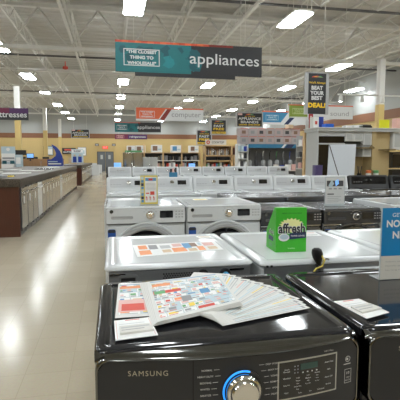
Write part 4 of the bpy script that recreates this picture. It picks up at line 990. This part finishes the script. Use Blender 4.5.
# vacuum display
t = thing('vacuum_display', 'wide shelf display with a blue header holding vacuum cleaners', 'shelving', (4.99, 16, 0))
L = 2.3
MB().box(0, L, .5, .54, 0, 2.0, mat('peg_grey', (.16, .16, .16), .6, noise=.1)).build('back_panel', t)
h = MB().box(0, L, -.02, .02, 1.85, 1.995, SBLUE).build('blue_header', t)
MB().at(1.35, -.02, 1.92, True).add([(0, -.07, .002), (.12, -.07, .002), (.25, .07, .002), (.12, .07, .002)], [(0, 1, 2, 3)], PWHITE)
mb = MB().at(1.35, -.02, 1.92, True); mb.add([(0, -.07, .002), (.10, -.07, .002), (.22, .07, .002), (.12, .07, .002)], [(0, 1, 2, 3)], PWHITE); mb.add([(.14, -.07, .002), (.42, -.07, .002), (.55, .07, .002), (.26, .07, .002)], [(0, 1, 2, 3)], SNAVY); mb.build('header_stripe', h)
for z in (2.0, 1.0, .55, .12): MB().box(0, L, 0, .5, z-.03, z, CWHITE if z < 2 else GPLAST).build('shelf_board', t)
for x in (0, L-.04): MB().box(x, x+.04, 0, .54, 0, 2.0, PWHITE).build('side_panel', t)
def vac(x, y, z, m, lab, s=1.):
    t = thing('vacuum_cleaner', lab, 'vacuum cleaner', (x, y, z), group='vacuum cleaners on the display')
    MB().rbox(-.12*s, .12*s, -.12*s, .1*s, 0, .09*s, m, .03).build('floor_head', t)
    MB().lathe([(.05*s, .08*s), (.075*s, .12*s), (.08*s, .34*s), (.05*s, .40*s)], GPLAST if m is not GPLAST else DGREY, 14).build('dust_canister', t)
    MB().tube([(0, .05*s, .3*s), (0, .07*s, .55*s), (0, .05*s, .68*s), (0, -.02*s, .72*s)], .018*s, m, 8).build('handle', t)
vm = [DGREY, GPLAST, PWHITE, BLK, P_GRN, GPLAST, RBLUE, PWHITE]
vn = ['dark grey', 'pale grey', 'white', 'black', 'green', 'light grey', 'royal blue', 'white']
for i in range(8):
    vac(5.16+i*.275, 16.2, 1.0, vm[i], '%s upright vacuum on the blue-header display, %s from the left' % (vn[i], NUM[i]))
for i in range(12):
    w = .1+.06*rnd.random()
    tag(MB().at(5.1+i*.18, 16.03, .55).rbox(-w/2, w/2, -.03, .1, 0, .25+.1*rnd.random(), rnd.choice(cols)).build('accessory_box'), 'small accessory box on the low shelf of the vacuum display', 'box', 'accessory boxes under the vacuums')
for i in range(9):
    w = .16+.08*rnd.random(); h = .14+.2*rnd.random()
    tag(MB().at(5.14+i*.25, 16.01, 1.0).rbox(-w/2, w/2, -.03, .03, 0, h*.7, [PWHITE, P_LBL, PWHITE, BLK, CREAM, RBLUE, PWHITE, P_PNK, CREAM][i]).build('boxed_accessory'), 'small boxed accessory standing before the vacuums, %s from the left' % NUM[i], 'box', 'boxes in front of the vacuums')
# cartons stacked above
for j in range(2):
    for i in range(7):
        t = thing('appliance_carton', 'pale carton with a dark picture, %s row above the blue header, %s from the left' % (['lower', 'upper'][j], NUM[i]), 'carton', (4.72+i*.345, 16.05, 2.0+j*.30))
        c0 = [mat('carton_grey', (.42, .38, .38), .6, noise=.05), mat('carton_pink', (.45, .36, .35), .6, noise=.05)][(i+j) % 2]
        MB().rbox(0, .335, 0, .4, 0, .29, c0, .005).build('box', t)
        MB().at(0, -.001, 0, True).box(.08, .23, .08, .2, 0, .002, [INK, DGREY, P_BRN][(i+2*j) % 3]).box(.02, .32, .27, .285, 0, .002, P_RED).build('print', t)
tag(MB().box(6.62, 6.78, 15.9, 16.3, 2.6, 2.9, P_TAN).build('tan_post_box'), 'upright tan carton on top of the stacked cartons', 'carton')
# right endcap with accessories and red banner
t = thing('accessory_rack', 'pegboard rack of small accessories right of the vacuum display', 'rack', (5.62, 12.6, 0))
MB().box(0, .50, .3, .33, 0, 2.15, GPLAST).build('pegboard', t)
for z in (.8, 1.15, 1.5, 1.85): MB().box(0, .5, .05, .3, z-.02, z, CWHITE).build('shelf_board', t)
for z in (1.15, 1.5, 1.85):
    for i in range(4):
        tag(MB().at(5.68+.12*i, 12.75, z).rbox(-.045, .045, -.05, .05, 0, .14+.08*rnd.random(), [DGREY, P_ORG, PWHITE, P_PNK, INK, PWHITE][rnd.randint(0, 5)]).build('accessory_pack'), 'small accessory pack on the pegboard rack', 'package', 'packs on the pegboard rack')
t = thing('red_banner', 'narrow vertical red banner with white edge left of the kitchen display', 'banner', (5.22, 11.2, 0))
MB().box(0, .12, 0, .02, 2.0, 2.72, mat('banner_red', (.35, .015, .02), .5, noise=.05)).build('banner', t); MB().box(-.09, 0, 0, .02, 2.0, 2.5, SWHITE).build('white_edge', t); MB().box(.04, .08, .02, .06, 0, 2.7, INK).box(-.1, .2, -.1, .2, 0, .02, INK).build('pole', t)
mb = MB().at(.06, -.001, 0, True)
for i in range(5): mb.box(-.03, .03, 2.1+.11*i, 2.16+.11*i, 0, .001, P_PNK)
mb.build('white_print', t)
# ------------------------------------------------------------------ kitchen display
KX, KY = 4.56, 10.0
t = thing('kitchen_display', 'grey and white model kitchen wall with oven housing, cabinets and hood', 'kitchen display', (KX, KY, 0))
MB().box(.31, .37, .66, .78, 0, 2.12, WOODL).build('left_post', t)
h = MB().box(.34, .37, 0, .65, 0, 2.12, CABG).box(.37, 1.07, .5, .65, 0, 2.12, CABG).box(.37, 1.07, 0, .5, 2.0, 2.12, CABG).box(.37, 1.07, 0, .5, 0, .5, CABG).box(.37, 1.07, 0, .5, 1.80, 1.835, CABG).build('oven_housing', t)
MB().box(.37, 1.07, .04, .5, 1.835, 2.0, GLASSB).build('upper_oven_front', t)
MB().box(.37, 1.07, .04, .5, .5, 1.80, GLASSB).build('tall_oven_front', t)
for a, b in ((1.07, 1.30), (1.30, 1.56), (1.56, 1.80)):
    c = MB().box(a+.002, b-.002, .02, .40, 1.88 if a < 1.5 else 1.5, 2.12, CABW).build('wall_cabinet', t)
    MB().box(a+.01, b-.01, 0, .02, 1.89 if a < 1.5 else 1.515, 2.10, CABW).box(a+.04, b-.04, -.004, 0, 1.92 if a < 1.5 else 1.55, 2.06, CABG).build('cabinet_door', c)
mb = MB(); mb.add([(1.15, -.12, 1.70), (1.80, -.12, 1.70), (1.80, .4, 1.70), (1.15, .4, 1.70), (1.15, .15, 1.88), (1.80, .15, 1.88), (1.80, .4, 1.88), (1.15, .4, 1.88), (1.15, -.12, 1.73), (1.80, -.12, 1.73)],
    [(0, 3, 2, 1), (4, 5, 6, 7), (0, 1, 9, 8), (8, 9, 5, 4), (0, 8, 4, 7, 3), (1, 2, 6, 5, 9), (3, 7, 6, 2)], STEEL); mb.build('range_hood', t)
MB().box(1.07, 2.36, .40, .65, 0, 2.12, BEIGE).box(1.80, 1.90, -.02, .65, 0, 2.12, BEIGE).box(1.9, 2.36, .1, .40, 0, 2.12, BEIGE).build('beige_backsplash', t)
MB().box(2.05, 2.40, -.1, .1, 1.66, 1.69, STEEL).build('steel_shelf', t)
c = MB().box(2.38, 3.1, .02, .45, 1.68, 2.14, CABW).build('wall_cabinet', t)
for a in (2.39, 2.75): MB().box(a, a+.34, 0, .02, 1.70, 2.12, CABW).box(a+.04, a+.30, -.004, 0, 1.74, 2.08, CABG).build('cabinet_door', c)
m_ = MB().box(2.36, 3.1, .0, .5, 1.22, 1.62, BLK).build('microwave', t)
MB().box(2.40, 2.85, -.008, 0, 1.27, 1.57, GLASSB).box(2.39, 2.86, -.006, 0, 1.555, 1.575, CHROME).build('microwave_door', m_)
MB().box(2.36, 3.1, -.05, .5, .93, 1.18, BLK).build('oven_console', t)
MB().box(1.07, 3.1, -.15, .45, .87, .93, BLK).box(1.07, 3.1, -.1, .45, 0, .87, CABW).build('base_counter', t)
MB().box(.31, 3.15, -.06, .7, 2.12, 2.19, CABG).box(.29, 3.17, -.08, .72, 2.19, 2.21, CABW).build('crown_trim', t)
def kb(name, lab, cat, x, z, w, h, m, d=.2, y=0.12):
    return tag(MB().at(KX+x, KY+y, z).rbox(-w/2, w/2, -d/2, d/2, 0, h, m, .005).build(name), lab, cat)
for i, (x, m, n) in enumerate(((1.70, P_ORG, 'orange-lidded'), (1.90, P_GRN, 'green-lidded'))):
    t = thing('storage_canister', 'white %s canister on the kitchen display counter' % n, 'canister', (KX+x-.04, KY-.12, .93))
    MB().lathe([(.06, 0), (.065, .02), (.065, .17)], PWHITE, 18).build('body', t); MB().lathe([(.067, .17), (.067, .23), (.05, .24)], mat('lid_orange', (.8, .22, .08), .4, noise=.05) if i == 0 else P_GRN, 18).build('lid', t)
# pot with utensils
t = thing('utensil_pot', 'dark utensil pot on the kitchen display counter', 'utensil pot', (KX+1.45, KY-.05, .93))
MB().lathe([(.05, 0), (.06, .02), (.06, .16), (.05, .16), (.05, .15)], BLK, 16).build('pot', t)
for i in range(4): MB().tube([(.02*math.cos(i*2), .02*math.sin(i*2), .1), (.06*math.cos(i*2), .05*math.sin(i*2), .34)], .009, BLK, 6).build('utensil', t)
kb('white_red_box', 'white box with a red mark on top of the kitchen display, left end', 'box', .42, 2.21, .15, .27, PWHITE, .2, .37)
tag(MB().at(KX+.42, KY+.015+.25, 2.34, True).box(-.03, .03, -.04, .04, 0, .003, P_RED).build('red_mark'), None, None).parent = bpy.data.objects['white_red_box']
kb('blue_box', 'upright blue box beside the white and red box on the kitchen display', 'box', .56, 2.21, .12, .28, RBLUE, .2, .37)
kb('bright_blue_case', 'low bright blue case on top of the kitchen display', 'case', .66, 2.21, .22, .09, mat('bright_blue', (.01, .12, .6), .4, noise=.05))
kb('flat_white_box', 'flat white box on the kitchen display above the cabinets, left one', 'box', 1.18, 2.21, .18, .06, PWHITE)
kb('flat_white_box', 'flat white box on the kitchen display above the cabinets, right one', 'box', 1.42, 2.21, .26, .07, PWHITE)
t = thing('black_receiver', 'black electronic device on top of the kitchen display', 'device', (KX+1.62, KY+.12, 2.21))
MB().rbox(-.19, .19, -.1, .1, 0, .055, BLK).build('casing', t); MB().rbox(-.1, .16, -.09, .09, .055, .09, DGREY).build('upper_casing', t)
kb('yellow_sign_card', 'bright yellow card standing on top of the kitchen display', 'card', 2.20, 2.21, .28, .22, RYEL, .02)
t = kb('patterned_box', 'pink and white patterned box on the right end of the kitchen display', 'box', 2.65, 2.21, .34, .26, P_PNK)
# white angled panel
t = thing('sales_panel', 'white slanted board with a dark diagonal seam in front of the kitchen display', 'display board', (4.42, 8.6, 0))
poly = [(0, 0), (.62, 0), (.68, 1.76), (.07, 1.75)]
mb = MB(); mb.prism(poly, 0, .03, mat('panel_white', (.62, .66, .72), .4, noise=.02, nscale=2)); mb.build('board', t)
mb = MB(); mb.prism([(.055, 1.74), (.075, 1.74), (.32, 1.05), (.30, 1.05)], -.004, 0, DGREY); mb.build('seam', t)
MB().bar((.35, .03, 1.6), (.35, .45, 0), .02, DGREY).build('rear_strut', t)
tag(MB().at(4.30, 8.75, 0).rbox(-.08, .08, -.08, .08, 0, 1.32, mat('violet_box', (.08, .06, .16), .4, noise=.1)).build('violet_box'), 'narrow dark violet box at the left side of the slanted board', 'box')
# ------------------------------------------------------------------ world, colour management
w = bpy.data.worlds.new('world'); scene.world = w; w.use_nodes = True
w.node_tree.nodes['Background'].inputs[0].default_value = (.8, .85, 1, 1); w.node_tree.nodes['Background'].inputs[1].default_value = .3
vs = scene.view_settings
vs.view_transform = 'Standard'; vs.look = 'None'; vs.gamma = 1; vs.use_curve_mapping = False; vs.exposure = -.10
